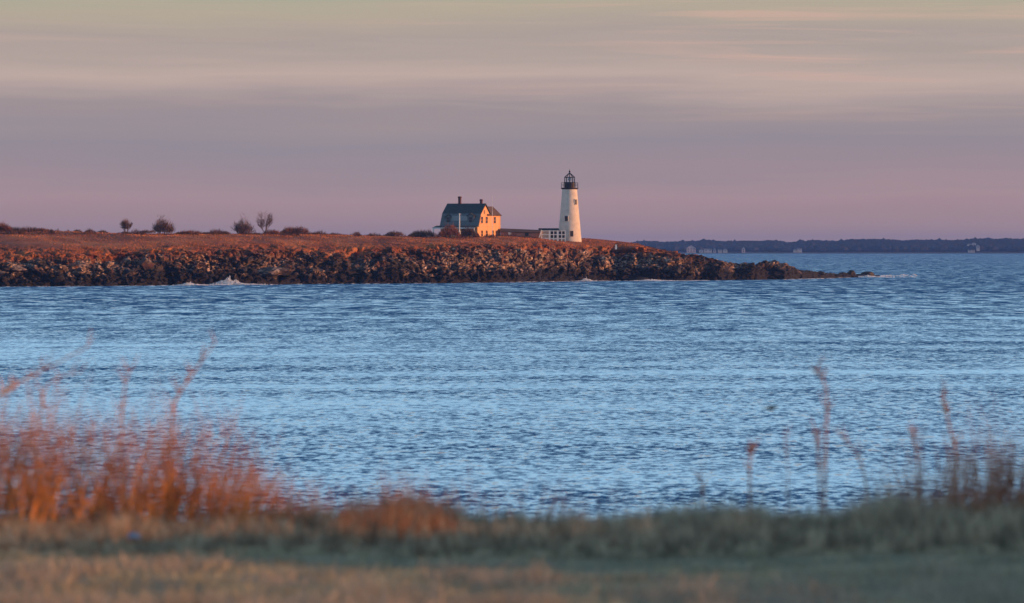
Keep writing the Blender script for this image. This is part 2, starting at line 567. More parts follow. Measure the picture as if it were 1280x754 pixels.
def rock_material():
    m, n, l, b = new_mat('island_rock')
    b.inputs['Roughness'].default_value = 0.85
    b.inputs['Specular IOR Level'].default_value = 0.25
    g = n.new('ShaderNodeNewGeometry')
    at = n.new('ShaderNodeAttribute')
    at.attribute_name = 'veg'

    def noise(scale, detail=5, st=(1, 1, 1)):
        mp = n.new('ShaderNodeMapping')
        mp.inputs['Scale'].default_value = st
        l.new(g.outputs['Position'], mp.inputs[0])
        t = n.new('ShaderNodeTexNoise')
        t.inputs['Scale'].default_value = scale
        t.inputs['Detail'].default_value = detail
        l.new(mp.outputs[0], t.inputs['Vector'])
        return t.outputs['Fac']

    def ramp(src, st):
        r = n.new('ShaderNodeValToRGB')
        r.color_ramp.elements[0].position, r.color_ramp.elements[0].color = st[0][0], (*st[0][1], 1)
        r.color_ramp.elements[1].position, r.color_ramp.elements[1].color = st[-1][0], (*st[-1][1], 1)
        for p, c in st[1:-1]:
            e = r.color_ramp.elements.new(p)
            e.color = (*c, 1)
        l.new(src, r.inputs[0])
        return r.outputs[0]

    def mix(f, a, c):
        x = n.new('ShaderNodeMix')
        x.data_type = 'RGBA'
        l.new(f, x.inputs['Factor'])
        for i, v in ((6, a), (7, c)):
            if isinstance(v, tuple): x.inputs[i].default_value = (*v, 1)
            else: l.new(v, x.inputs[i])
        return x.outputs[2]

    def mr(src, a, c, o0=0, o1=1):
        x = n.new('ShaderNodeMapRange')
        x.inputs['From Min'].default_value = a
        x.inputs['From Max'].default_value = c
        x.inputs['To Min'].default_value = o0
        x.inputs['To Max'].default_value = o1
        l.new(src, x.inputs['Value'])
        return x.outputs[0]

    def mth(op, a, c):
        x = n.new('ShaderNodeMath')
        x.operation = op
        for i, v in enumerate((a, c)):
            if isinstance(v, (int, float)): x.inputs[i].default_value = v
            else: l.new(v, x.inputs[i])
        return x.outputs[0]

    vor = n.new('ShaderNodeTexVoronoi')
    vor.inputs['Scale'].default_value = 2.6
    mpv = n.new('ShaderNodeMapping')
    mpv.inputs['Scale'].default_value = (0.8, 0.5, 1.7)
    l.new(g.outputs['Position'], mpv.inputs[0])
    l.new(mpv.outputs[0], vor.inputs['Vector'])
    sepc = n.new('ShaderNodeSeparateColor')
    l.new(vor.outputs['Color'], sepc.inputs[0])
    rock_a = ramp(sepc.outputs[0], [(0.0, (0.02, 0.018, 0.018)), (0.40, (0.07, 0.05, 0.04)), (0.55, (0.26, 0.17, 0.125)), (0.75, (0.48, 0.32, 0.24)), (1.0, (0.74, 0.56, 0.46))])
    rock_b = ramp(noise(1.5, 8), [(0.38, (0.022, 0.018, 0.018)), (0.48, (0.09, 0.055, 0.042)), (0.58, (0.26, 0.17, 0.12)), (0.66, (0.48, 0.36, 0.28))])
    n_st = n.new('ShaderNodeMix')
    rock = mix(mr(noise(0.5, 3), 0.4, 0.6), rock_a, rock_b)
    dark = mr(noise(0.13, 6, (1, .4, 1.5)), 0.50, 0.58, 0, 0.85)
    rock = mix(dark, rock, (0.018, 0.017, 0.018))
    # rust-red lichen and turf creeping down the face
    sp = n.new('ShaderNodeSeparateXYZ')
    l.new(g.outputs['Position'], sp.inputs[0])
    red = ramp(noise(1.3, 6), [(0.3, (0.07, 0.025, 0.014)), (0.7, (0.20, 0.075, 0.035))])
    rock = mix(mr(mth('ADD', noise(0.35, 6), mth('MULTIPLY', sp.outputs[2], 0.03)), 0.66, 0.78, 0, 0.8), rock, red)
    # wet weed-covered band by the water
    wet = mr(mth('SUBTRACT', sp.outputs[2], mth('MULTIPLY', noise(0.2, 5), 7.0)), -1.6, -0.5, 1, 0)
    rock = mix(wet, rock, (0.018, 0.014, 0.013))
    # meadow
    veg = ramp(noise(0.10, 6, (1, 0.45, 1)), [(0.34, (0.09, 0.03, 0.016)), (0.45, (0.30, 0.085, 0.03)), (0.56, (0.50, 0.19, 0.065)), (0.68, (0.20, 0.055, 0.025))])
    veg2 = ramp(noise(1.6, 5), [(0.3, (0.10, 0.035, 0.02)), (0.7, (0.42, 0.17, 0.07))])
    veg = mix(mr(noise(0.6, 3), 0.35, 0.65, 0.1, 0.6), veg, veg2)
    vm_ = mr(mth('ADD', at.outputs['Fac'], mth('MULTIPLY', noise(0.5, 6), 1.0)), 0.85, 1.05)
    col = mix(vm_, rock, veg)
    l.new(col, b.inputs['Base Color'])
    bp = n.new('ShaderNodeBump')
    bp.inputs['Strength'].default_value = 0.6
    bp.inputs['Distance'].default_value = 0.25
    l.new(noise(2.2, 6), bp.inputs['Height'])
    l.new(bp.outputs[0], b.inputs['Normal'])
    return m


M_rock = rock_material()
island = link_mesh('island_terrain', IV, IF, M_rock)
tag(island, kind='structure')
veg = np.interp(GT, [-0.2, 0.45, 0.85, 1.1, 1.25, 3], [0, 0.12, 0.42, 0.75, 1, 1])
veg = np.where(GP > 800, veg * np.clip(1 - (GP - 800) / 110, 0, 1), veg)
a = island.data.attributes.new('veg', 'FLOAT', 'POINT')
a.data.foreach_set('value', veg.ravel().astype(np.float32))


# ---- grass tufts as one mass
def blades(pos, h, w, lean, rng, nseg=1, name='grass', mt=None, bend=0.3):
    """pos (n,3); every blade one slim triangle/quad strip"""
    n = len(pos)
    ang = rng.uniform(0, 2 * np.pi, n)
    dx, dy = np.cos(ang), np.sin(ang)
    la = rng.uniform(0, 2 * np.pi, n)
    lm = rng.uniform(0, 1, n) * lean * h
    top = pos + np.stack([np.cos(la) * lm, np.sin(la) * lm, h], -1)
    mid = pos * 0.5 + top * 0.5 - np.stack([np.cos(la) * lm * bend, np.sin(la) * lm * bend, -0.05 * h], -1)
    s = np.stack([dx * w / 2, dy * w / 2, np.zeros(n)], -1)
    V = np.stack([pos - s, pos + s, mid + s * 0.8, mid - s * 0.8, top + s * .12, top - s * .12], 1).reshape(-1, 3)
    i = np.arange(n)[:, None] * 6
    Fc = np.concatenate([i + np.array([[0, 1, 2, 3]]), i + np.array([[3, 2, 4, 5]])], 1).reshape(-1, 4)
    return V, Fc


rng = np.random.default_rng(7)
M_igrass = mat('island_dry_grass', (0.66, 0.23, 0.075), (0.20, 0.06, 0.025), scale=0.14, coord='Object', lo=0.38, hi=0.62, detail=6)
nG = 70000
gp = rng.uniform(-60, 850, nG)
gt = rng.uniform(0.8, 2.04, nG)
gpI = ((gp - PX[0]) / (PX[1] - PX[0]))
ti = np.interp(gt, tt, np.arange(len(tt)))
c0, r0 = gpI.astype(int), ti.astype(int)
fr, fc = (ti - r0)[:, None], (gpI - c0)[:, None]
grid = np.stack([X2, Y2, Z2], -1)
r1 = np.minimum(r0 + 1, nr - 1)
c1_ = np.minimum(c0 + 1, nc - 1)
pos = (grid[r0, c0] * (1 - fr) * (1 - fc) + grid[r1, c0] * fr * (1 - fc) + grid[r0, c1_] * (1 - fr) * fc + grid[r1, c1_] * fr * fc)
keep = (fbm(pos[:, 0] / 6, pos[:, 1] / 6, 0 * pos[:, 0], 3, 77) > -0.35) & ((gp < 800) | (gt < 1.5))
pos = pos[keep]
nG = len(pos)
pos[:, 2] -= 0.05
patch = 0.5 + 0.5 * fbm(pos[:, 0] / 5, pos[:, 1] / 8, 0 * pos[:, 0], 2, 78)
V, Fc = blades(pos, rng.uniform(0.08, 0.28, nG) * (0.5 + patch), rng.uniform(0.06, 0.16, nG), 0.8, rng)
o = link_mesh('island_grass', V, Fc, M_igrass)
tag(o, 'russet dry grass covering the top of the island', 'grass', kind='stuff')

nB = 26000
gp2 = rng.uniform(-60, 700, nB)
gt2 = rng.choice([1.72, 1.84, 1.95, 1.98], nB) + rng.normal(0, .02, nB)
dens = fbm(gp2 / 16, gt2 * 7, 0 * gp2, 3, 171)
thr = np.where(gt2 > 1.9, -.12, .12) + np.where(gp2 > 450, .2, 0)
kk = dens > thr
gp2, gt2, dens = gp2[kk], gt2[kk], (dens - thr)[kk]
gI, tI = (gp2 - PX[0]) / (PX[1] - PX[0]), np.interp(gt2, tt, np.arange(len(tt)))
c0, r0 = gI.astype(int), tI.astype(int)
pos = grid[r0, c0] * (1 - (tI - r0)[:, None]) + grid[np.minimum(r0 + 1, nr - 1), c0] * (tI - r0)[:, None]
pos[:, 0] += (gI - c0) * .16
V, Fc = blades(pos, (.2 + 1.5 * np.clip(dens, 0, .5)) * rng.uniform(.5, 1.3, len(pos)), rng.uniform(.05, .11, len(pos)), .7, rng)
M_brush = mat('dark_scrub', (0.14, 0.055, 0.035), (0.05, 0.03, 0.022), scale=.3)
tag(link_mesh('skyline_scrub', V, Fc, M_brush), 'ragged low dark scrub covering the rear of the island meadow', 'scrub', kind='stuff')

# ---- boulders resting along the ledge
M_boul = [M_rock, M_rock,
          mat('boulder_wet', (0.035, 0.028, 0.025), (0.012, 0.010, 0.010), scale=1.5, rough=0.6, bump=0.4)]


def boulder_mesh(name, sx, sy, sz, seed, mt):
    import bmesh
    bm = bmesh.new()
    bmesh.ops.create_icosphere(bm, subdivisions=4, radius=1)
    co = np.array([v.co[:] for v in bm.verts])
    rr = random.Random(seed)
    # cut by random planes -> angular block
    for k in range(14):
        nv = Vector((rr.uniform(-1, 1), rr.uniform(-1, 1), rr.uniform(-1, 1))).normalized()
        h = rr.uniform(0.55, 0.85)
        d = co @ np.array(nv[:])
        co = co - np.outer(np.maximum(d - h, 0), nv[:])
    co = co * (1 + 0.06 * fbm(co[:, 0] * 3 + seed, co[:, 1] * 3, co[:, 2] * 3, 3, seed))[:, None]
    co *= np.array([sx, sy, sz])
    fs = np.array([[v.index for v in f.verts] for f in bm.faces])
    bm.free()
    return link_mesh(name, co, fs, mt)


def place_boulder(px, py, wpx, hpx, mi, seed, label, group=None, dY=0.0):
    # distance on the rock face that shows at this row
    c = min(int(round((px - PX[0]) / (PX[1] - PX[0]))), nc - 3)
    ys, zs = Y2[3:112, c], Z2[3:112, c]
    rows = HOR + (CAMZ - zs) * F / ys
    hit = np.where(rows <= py)[0]
    i = hit[0] if len(hit) else 108
    Yb = ys[i] + dY
    k = Yb / F
    o = boulder_mesh('boulder', wpx * k / 2 * 1.15, max(wpx, hpx) * k / 2, hpx * k / 2 * 1.15, seed, M_boul[mi])
    o.location = P(px, py, Yb)
    tag(o, label, 'boulder', group)
    return o


place_boulder(1064, 341.8, 12, 9, 2, 1, 'squat dark boulder near the seaward tip of the rocky point, left of the pointed one', 'dark rocks at the tip of the point', 1)
place_boulder(1084, 342.8, 17, 8, 2, 4, 'pointed dark boulder at the very end of the rocky point', 'dark rocks at the tip of the point', 1)
place_boulder(1025, 341.5, 14, 5, 2, 6, 'low dark rock on the narrow neck of the point', 'dark rocks at the tip of the point', 1)
place_boulder(1043, 344.3, 16, 3.6, 2, 19, 'flattest dark rock low on the water near the tip of the point', 'dark rocks at the tip of the point', 1)
place_boulder(1053, 343.2, 14, 5, 2, 31, 'low dark rock just left of the squat boulder near the tip of the point', 'dark rocks at the tip of the point', .5)
place_boulder(1074, 344.6, 14, 4, 2, 32, 'low dark rock between the squat boulder and the pointed one at the tip', 'dark rocks at the tip of the point', .5)
place_boulder(1094, 345.2, 9, 3, 2, 33, 'smallest dark rock, last of all beyond the pointed boulder', 'dark rocks at the tip of the point', 1)
place_boulder(797, 349.5, 28, 6, 2, 8, 'broad wet black rock at the waterline right of the lighthouse', 'rocks at the waterline', -1.5)
place_boulder(743, 352, 12, 4, 2, 9, 'small wet black rock at the waterline below the lighthouse', 'rocks at the waterline', -1.5)
place_boulder(870, 341, 10, 8, 0, 11, 'tall brown block standing up on the low point', 'rocks of the low point', 0)
place_boulder(157, 328, 13, 15, 1, 12, 'tall pale orange crag standing out of the dark cove at left', 'pale outcrops of the bluff', -1)
place_boulder(182, 331, 22, 16, 1, 14, 'broad pale outcrop right of the tall crag at the dark cove', 'pale outcrops of the bluff', -1)
place_boulder(98, 334, 34, 11, 1, 15, 'wide pale outcrop left of the dark cove', 'pale outcrops of the bluff', -1)
place_boulder(445, 335, 12, 10, 1, 17, 'pale orange block below the dark gully in the bluff', 'pale outcrops of the bluff', -1)
place_boulder(20, 337, 30, 9, 1, 16, 'layered pale rock at the left end of the shore', 'pale outcrops of the bluff', -1)
place_boulder(335, 340, 56, 12, 0, 18, 'long low whaleback of brown rock behind the breaking wave', 'pale outcrops of the bluff', -1.5)
place_boulder(803, 336, 20, 11, 0, 21, 'reddish squarish rock on the point right of the lighthouse', 'rocks of the low point', -1)
random.seed(5)
used = []
for i in range(90):
    px = random.uniform(0, 900)
    f = random.random()
    top, bot = float(tab('rock', px)), float(tab('shore', px)) - 5
    py = top + (bot - top) * (f ** 0.8)
    if bot - top < 12: continue
    w = random.uniform(3.5, 9)
    place_boulder(px, py, w, w * random.uniform(0.6, 1.0), 2 if py > bot - 8 else random.choice((0, 0, 0, 2, 1)), 100 + i,
                  'angular weathered block lodged among others in the rocky bluff', 'angular blocks in the bluff', -0.4)

# ------------------------------------------------------------------ bushes and trees of the island
M_twig = mat('bare_twigs', (0.16, 0.085, 0.055), (0.07, 0.04, 0.03), scale=0.8)
M_bark = mat('dark_bark', (0.09, 0.06, 0.05), (0.05, 0.035, 0.03), scale=2)
M_redbush = mat('rust_brush', (0.34, 0.12, 0.055), (0.14, 0.05, 0.028), scale=1.1)
M_brownbush = mat('brown_brush', (0.22, 0.11, 0.07), (0.08, 0.045, 0.035), scale=1.1)


def island_bush(px, base_py, wpx, hpx, label, mt, seed, kind='shrub', dense=1.0, rag=0.25, dYs=0, group='bushes along the skyline of the island'):
    Yb = float(shoreY(px) + tab('ds', px)) - 2 + dYs
    k = Yb / F
    zb = min(CAMZ - (base_py - HOR) * k, island_z(px, Yb) + 0.15)
    W, H = wpx * k, CAMZ - (base_py - hpx - HOR) * k - zb
    root = empty('bush', ((px - 640) * k, Yb, zb), 0, label, kind, group)
    r = np.random.default_rng(seed)
    rr = random.Random(seed)
    n = int(900 * dense * max(0.6, W / 5))
    # stems
    st = MB()
    for i in range(int(7 + W * 1.5)):
        x = rr.uniform(-.35, .35) * W
        t = Vector((x * 1.25, rr.uniform(-.3, .3) * W * .5, H * (1 - abs(x / W) * .9) * rr.uniform(.6, .95)))
        st.tube([(x * .6, t.y * .5, -0.2), (x, t.y * .8, t.z * .5), t], [0.05, 0.035, 0.015], 4)
    st.build('stems', M_bark, root)
    # twigs through a lumpy dome, thicker towards the rim
    lob = [(rr.uniform(-.36, .36), rr.uniform(-.3, .3), rr.uniform(.22, .4), rr.uniform(.7, 1)) for _ in range(7)]
    V = []
    Fs = []
    for i in range(n):
        lx, ly, lr, lh = lob[i % 7]
        th, ph = r.uniform(0, 2 * np.pi), np.arccos(r.uniform(0, 1))
        rad = r.uniform(.35, 1.0) ** .6 * (1 + rag * r.normal() * .4)
        x = lx + lr * rad * math.cos(th) * math.sin(ph)
        y = ly + lr * rad * math.sin(th) * math.sin(ph)
        z = lh * rad * (math.cos(ph) * .55 + .45) * (1 - (abs(x) * 1.7) ** 2.5 * .6)
        p = Vector((x * W, y * W * .8, max(z, 0.02) * H))
        d = Vector((math.cos(th) * math.sin(ph) * .6, math.sin(th) * math.sin(ph) * .6, .5 + math.cos(ph))).normalized()
        d = (d + Vector(r.normal(0, .3, 3))).normalized()
        L = rr.uniform(.25, .55) * min(1, H / 2) * (1 + rag)
        s = d.cross(Vector(r.normal(0, 1, 3))).normalized() * rr.uniform(.018, .05)
        b = len(V)
        V += [p - d * L / 2 - s, p - d * L / 2 + s, p + d * L / 2 + s * .3, p + d * L / 2 - s * .3]
        Fs.append((b, b + 1, b + 2, b + 3))
    link_mesh('crown', V, Fs, mt, root)
    return root


def bare_tree(px, base_py, hpx, wpx, label, seed, nb=7, group='bare trees on the island skyline', tw=260, form='open'):
    Yb = float(shoreY(px) + tab('ds', px)) - 2
    k = Yb / F
    zb = min(CAMZ - (base_py - HOR) * k, island_z(px, Yb) + 0.1)
    H, W = CAMZ - (base_py - hpx - HOR) * k - zb, wpx * k
    root = empty('bare_tree', ((px - 640) * k, Yb, zb), 0, label, 'tree', group)
    rr = random.Random(seed)
    tr, cr = MB(), MB()
    tips = []

    def limb(p, d, L, r, depth, mb):
        pts, rads = [p], [r]
        q = p.copy()
        for s in range(4):
            d = (d + Vector((rr.gauss(0, .13), rr.gauss(0, .13), .05))).normalized()
            q = q + d * L / 4
            pts.append(q.copy())
            rads.append(r * (1 - .16 * (s + 1)))
        mb.tube(pts, rads, 4 if depth else 6)
        if depth >= 3:
            return
        for i in range(nb - depth * 1 if depth else nb):
            j = rr.choice((2, 3, 4, 4))
            side = Vector((rr.uniform(-1, 1) * (W / H) * 1.8, rr.uniform(-1, 1) * .8, rr.uniform(.3, 1.1)))
            limb(pts[j], (d * .5 + side).normalized(), L * rr.uniform(.45, .62), max(r * .55, .032), depth + 1, cr)

    if form == 'round':
        for i in range(3):
            limb(Vector((rr.uniform(-.15, .15), 0, -.3)), Vector(((i - 1) * .3, rr.uniform(-.2, .2), 1)), H * .5, .09, 0, tr)
    else:
        limb(Vector((0, 0, -.3)), Vector((.05, 0, 1)), H * .50, .13, 0, tr)
        limb(Vector((.3, .2, -.3)), Vector((-.25, 0, 1)), H * .45, .09, 0, tr)
    r = np.random.default_rng(seed)
    nt = 420 if form == 'round' else 300
    for i in range(nt):
        th, ph, ra = r.uniform(0, 2 * np.pi), np.arccos(r.uniform(-1, 1)), r.uniform(.25, 1) ** .5
        if form != 'round' and r.random() < .5: th = r.choice([.2, 3.3]) + r.normal(0, .5)
        c = Vector((math.cos(th) * math.sin(ph) * W * .48 * ra, math.sin(th) * math.sin(ph) * W * .4 * ra, H * (.62 + .36 * math.cos(ph) * ra)))
        d = (Vector((c.x, c.y, (c.z - H * .35))).normalized() + Vector(r.normal(0, .35, 3))).normalized() * r.uniform(.2, .5)
        sd = d.orthogonal().normalized() * r.uniform(.012, .03)
        cr.poly([c - d - sd, c - d + sd, c + d + sd * .3, c + d - sd * .3])
    tr.build('trunk', M_bark, root)
    cr.build('crown', M_twig, root)
    return root


bare_tree(157.5, 289, 15.5, 14, 'small round-crowned bare tree alone left of the dense bush on the island skyline', 3, form='round', nb=6)
bare_tree(331, 293, 30, 24, 'tallest bare tree on the island, open and ragged with thin branches', 8, nb=6)
island_bush(206, 294, 30, 22, 'dark dense thicket with a ragged top between the two bare trees', M_brownbush, 11, rag=.5, dense=2.0)
island_bush(303, 293, 26, 19, 'dark thicket with spiky shoots just left of the tallest bare tree', M_brownbush, 12, rag=.7, dense=1.6)
island_bush(343, 294, 18, 8, 'small rusty bush at the foot of the tallest bare tree', M_redbush, 13)
island_bush(370, 294.5, 36, 13, 'wide smooth dome of rusty brush right of the tallest bare tree', M_redbush, 14, dense=2)
island_bush(2, 291, 26, 15, 'rusty rounded bush cut by the left edge of the picture', M_redbush, 15, dense=2)
island_bush(52, 291, 22, 7, 'low rusty mound with small shoots near the left edge of the skyline', M_redbush, 16)
island_bush(235, 293.5, 32, 6, 'low rusty mound just right of the dark dense thicket', M_redbush, 17)
island_bush(185, 292, 26, 5, 'thin dark hedge between the round tree and the dense thicket', M_brownbush, 27)
island_bush(493, 297, 26, 9, 'lower of two brown mounds left of the house', M_brownbush, 18, dense=1.6)
island_bush(530, 298, 32, 12, 'larger brown mound nearest the left side of the house', M_brownbush, 19, dense=2)
island_bush(515, 297, 10, 6, 'small rusty tuft between the two brown mounds left of the house', M_redbush, 20)
island_bush(562, 298.5, 24, 20, 'round russet bush in front of the porch, left of the white mast', M_redbush, 21, dense=2.4, dYs=-9, group='bushes in front of the house')
island_bush(586, 298.5, 21, 16, 'dark bush in front of the porch, right of the white mast', M_brownbush, 22, dense=2, dYs=-9, group='bushes in front of the house')
island_bush(596, 298.5, 7, 9, 'small rusty bush at the front corner of the sunlit gable', M_redbush, 23, dYs=-9, group='bushes in front of the house')
for i, (px, w, h) in enumerate(((20, 8, 4), (30, 10, 4.5), (66, 10, 4), (97, 12, 5), (112, 12, 5), (128, 14, 4), (262, 20, 3), (281, 14, 4))):
    island_bush(px, 292 + (px > 200), w, h, ('scrubby bush of dark twigs in the broken hedge line near the left edge' if px < 80 else
                'scrubby bush of dark twigs in the hedge line left of the round bare tree' if px < 150 else 'low scrub in the dip between the two dark thickets'),
                M_brownbush, 40 + i, rag=.6, group='low scrub along the skyline, ' + ('far left' if px < 80 else 'left of the round tree' if px < 150 else 'between the thickets'))

# ------------------------------------------------------------------ keeper's house
M_clap = mat('cream_clapboard', (0.84, 0.46, 0.23), (0.74, 0.39, 0.18), scale=1.5, stretch=(1, 1, 6))
M_white = mat('white_paint', (0.82, 0.82, 0.80), (0.72, 0.72, 0.70), scale=3)
M_trim = mat('trim_paint', (0.70, 0.45, 0.22), (0.62, 0.40, 0.20), scale=3)
M_slate = mat('slate_roof', (0.075, 0.085, 0.085), (0.05, 0.058, 0.06), scale=1.4, stretch=(1, 1, 5), rough=0.7)
M_shingle = mat('grey_shingles', (0.17, 0.18, 0.19), (0.12, 0.13, 0.14), scale=2, stretch=(1, 1, 5))
M_brownroof = mat('brown_shingle_roof', (0.16, 0.105, 0.075), (0.10, 0.065, 0.05), scale=2)
M_brick = mat('red_brick', (0.14, 0.05, 0.045), (0.09, 0.04, 0.035), scale=8)
M_pane = glass_mat('dark_window_glass')
M_found = mat('dark_boards', (0.05, 0.05, 0.05), (0.03, 0.03, 0.03), scale=2)
M_door = mat('red_brown_door', (0.30, 0.08, 0.04), (0.22, 0.06, 0.03), scale=3)

HY = 1190.0
Aang = R(22)
hk = F / HY
hx, hz = (583.5 - 640) / hk + 0.0, CAMZ - (297.0 - HOR) / hk
# centre chosen so that the ridge end (local x=+4.1,y=0) shows at column 606
hx = (606 - 640) / hk - 4.1 * math.cos(Aang)
house = empty('gambrel_house', (hx, HY, hz), -Aang, 'cream keeper\'s house with a slate gambrel roof, two dormers and two chimneys', 'house')
Lh, Wd, RZ, BZ, EZ, BY_ = 4.1, 4.0, 7.0, 4.95, 2.3, 2.75
# walls of the main block (pentagonal-ish gable outline), wing walls
w = MB()
prof = [(-Wd, -0.6), (Wd, -0.6), (Wd, EZ), (BY_, BZ), (0, RZ), (-BY_, BZ), (-Wd, EZ)]
b = len(w.v)
w.v += [(Lh, y, z) for y, z in prof] + [(-Lh, y, z) for y, z in prof]
n7 = len(prof)
w.f.append(tuple(range(n7)))
w.f.append(tuple(n7 + i for i in reversed(range(n7))))
w.f += [(0, n7, n7 + 1, 1), (6, 13, 7, 0), (1, 8, 9, 2)]
w.build('wall', M_clap, house)
wg = MB()
WE, WR, x0w, xm, x1w, y0w, y1w = 4.75, 6.45, 0.5, 2.3, 4.12, 1.2, 8.5
wb = [(x0w, -.6), (x1w, -.6), (x1w, WE), (xm, WR), (x0w, WE)]
b = 0
wg.v += [(x, y0w, z) for x, z in wb] + [(x, y1w, z) for x, z in wb]
wg.f += [(0, 1, 2, 3, 4), (9, 8, 7, 6, 5), (1, 6, 7, 2), (0, 4, 9, 5)]
wing = wg.build('wing_wall', M_clap, house)
# roofs
rf = MB()
ov = 0.25
rf.slab([(-Lh - ov, 0, RZ), (-Lh - ov, -BY_, BZ), (Lh + ov, -BY_, BZ), (Lh + ov, 0, RZ)], .14)
rf.slab([(Lh + ov, 0, RZ), (Lh + ov, BY_, BZ), (-Lh - ov, BY_, BZ), (-Lh - ov, 0, RZ)], .14)
rf.build('roof', M_slate, house)
lo = MB()
lo.slab([(-Lh - ov, -BY_, BZ), (-Lh - ov, -Wd - .15, EZ - .1), (Lh + ov, -Wd - .15, EZ - .1), (Lh + ov, -BY_, BZ)], .12)
lo.slab([(Lh - .06, BY_, BZ), (Lh - .06, Wd + .15, EZ - .1), (-Lh - ov, Wd + .15, EZ - .1), (-Lh - ov, BY_, BZ)], .12)
lo.build('lower_roof', M_shingle, house)
wr = MB()
wr.slab([(xm, y0w, WR), (x1w + .22, y0w, WE - .2), (x1w + .22, y1w + .25, WE - .2), (xm, y1w + .25, WR)][::1], .12)
wr.slab([(xm, y1w + .25, WR), (x0w - .22, y1w + .25, WE - .2), (x0w - .22, y0w, WE - .2), (xm, y0w, WR)], .12)
wr.build('wing_roof', M_brownroof, house)
# rake boards on the sunlit gable
rk = MB()
for s in (-1, 1):
    for (ya, za), (yb, zb_) in (((0, RZ), (BY_, BZ)), ((BY_, BZ), (Wd + .1, EZ - .1)))[:2 if s < 0 else 1]:
        rk.slab([(Lh + ov + .01, s * ya, za - .04), (Lh + ov + .01, s * ya, za + .14), (Lh + ov + .01, s * yb, zb_ + .12), (Lh + ov + .01, s * yb, zb_ - .10)], .05)
rk.build('rake_board', M_found, house)
# chimneys
for (cx, cy, cw, h) in ((-1.55, 0.0, .26, 8.6), (3.25, 0.15, .23, 8.0)):
    c = MB().box(cx - cw, cx + cw, cy - cw, cy + cw, RZ - .5, h).box(cx - cw - .07, cx + cw + .07, cy - cw - .07, cy + cw + .07, h - .3, h - .12)
    co = c.build('chimney', M_brick, house)


def window_x(parent, xs, yc, z0, z1, wd, door=False):
    """window in a wall whose outward normal is local +x"""
    f = MB()
    f.box(xs, xs + .07, yc - wd / 2 - .1, yc - wd / 2, z0 - .1, z1 + .12)
    f.box(xs, xs + .07, yc + wd / 2, yc + wd / 2 + .12, z0 - .1, z1 + .12)
    f.box(xs, xs + .07, yc - wd / 2, yc + wd / 2, z1, z1 + .12)
    f.box(xs, xs + .11, yc - wd / 2, yc + wd / 2, z0 - .1, z0)
    if not door: f.box(xs, xs + .045, yc - wd / 2, yc + wd / 2, (z0 + z1) / 2 - .03, (z0 + z1) / 2 + .03)
    o = f.build('door' if door else 'window', M_clap if not door else M_trim, parent)
    MB().box(xs + .003, xs + .025, yc - wd / 2, yc + wd / 2, z0, z1).build('panel' if door else 'pane', M_door if door else M_pane, o)


window_x(house, Lh, -0.25, 5.0, 5.65, .42)
window_x(house, Lh, -1.65, 3.0, 4.3, 1.0)
window_x(house, Lh, 1.0, 3.0, 4.3, 1.0)
window_x(house, x1w, 5.4, 3.0, 4.3, 1.0)
window_x(house, Lh, -1.6, .3, 1.45, .85)
window_x(house, Lh, 1.0, .3, 1.45, .85)
window_x(house, x1w, 4.4, .3, 1.45, .8)
window_x(house, x1w, 6.4, .15, 1.45, .85, door=True)
tb = MB().box(Lh + .003, Lh + .06, -Wd, 1.15, 2.28, 2.45)
tb.box(x1w + .003, x1w + .06, 1.2, y1w, 2.28, 2.45).box(x1w + .003, x1w + .08, y1w - .18, y1w + .03, -.5, WE - .1)
tb.build('belt_course', M_trim, house)
# dormers on the shaded front, and the shed face between them
for (cx, top, wd) in ((-3.35 + .75, 4.75, .62), (2.45, 5.0, .72)):
    d = MB()
    d.box(cx - wd, cx + wd, -3.75, -2.2, 3.0, top - .5)
    d.v += [(cx - wd, -3.75, top - .5), (cx + wd, -3.75, top - .5), (cx, -3.75, top), (cx - wd, -2.0, top - .5), (cx + wd, -2.0, top - .5), (cx, -2.0, top)]
    d.f += [(8, 9, 10), (13, 12, 11)]
    do = d.build('dormer', M_shingle, house)
    r = MB()
    r.slab([(cx, -3.95, top + .02), (cx - wd - .15, -3.95, top - .58), (cx - wd - .15, -1.8, top - .58), (cx, -1.8, top + .02)], -.1)
    r.slab([(cx, -3.95, top + .02), (cx + wd + .15, -3.95, top - .58), (cx + wd + .15, -1.8, top - .58), (cx, -1.8, top + .02)], .1)
    r.build('dormer_roof', M_slate, do)
    f = MB()
    f.box(cx - .42, cx - .33, -3.81, -3.752, 3.1, 4.3).box(cx + .33, cx + .42, -3.81, -3.752, 3.1, 4.3)
    f.box(cx - .33, cx + .33, -3.81, -3.752, 4.22, 4.3).box(cx - .33, cx + .33, -3.83, -3.752, 3.1, 3.18).box(cx - .33, cx + .33, -3.79, -3.752, 3.67, 3.72)
    f.build('dormer_window', M_shingle, do)
    MB().box(cx - .33, cx + .33, -3.775, -3.753, 3.18, 4.22).build('dormer_pane', M_pane, do)
MB().box(-1.95, 1.7, -3.62, -2.5, 2.75, 4.55).build('shed_dormer', mat('blue_grey_paint', (0.33, 0.34, 0.36), (0.26, 0.27, 0.29)), house)
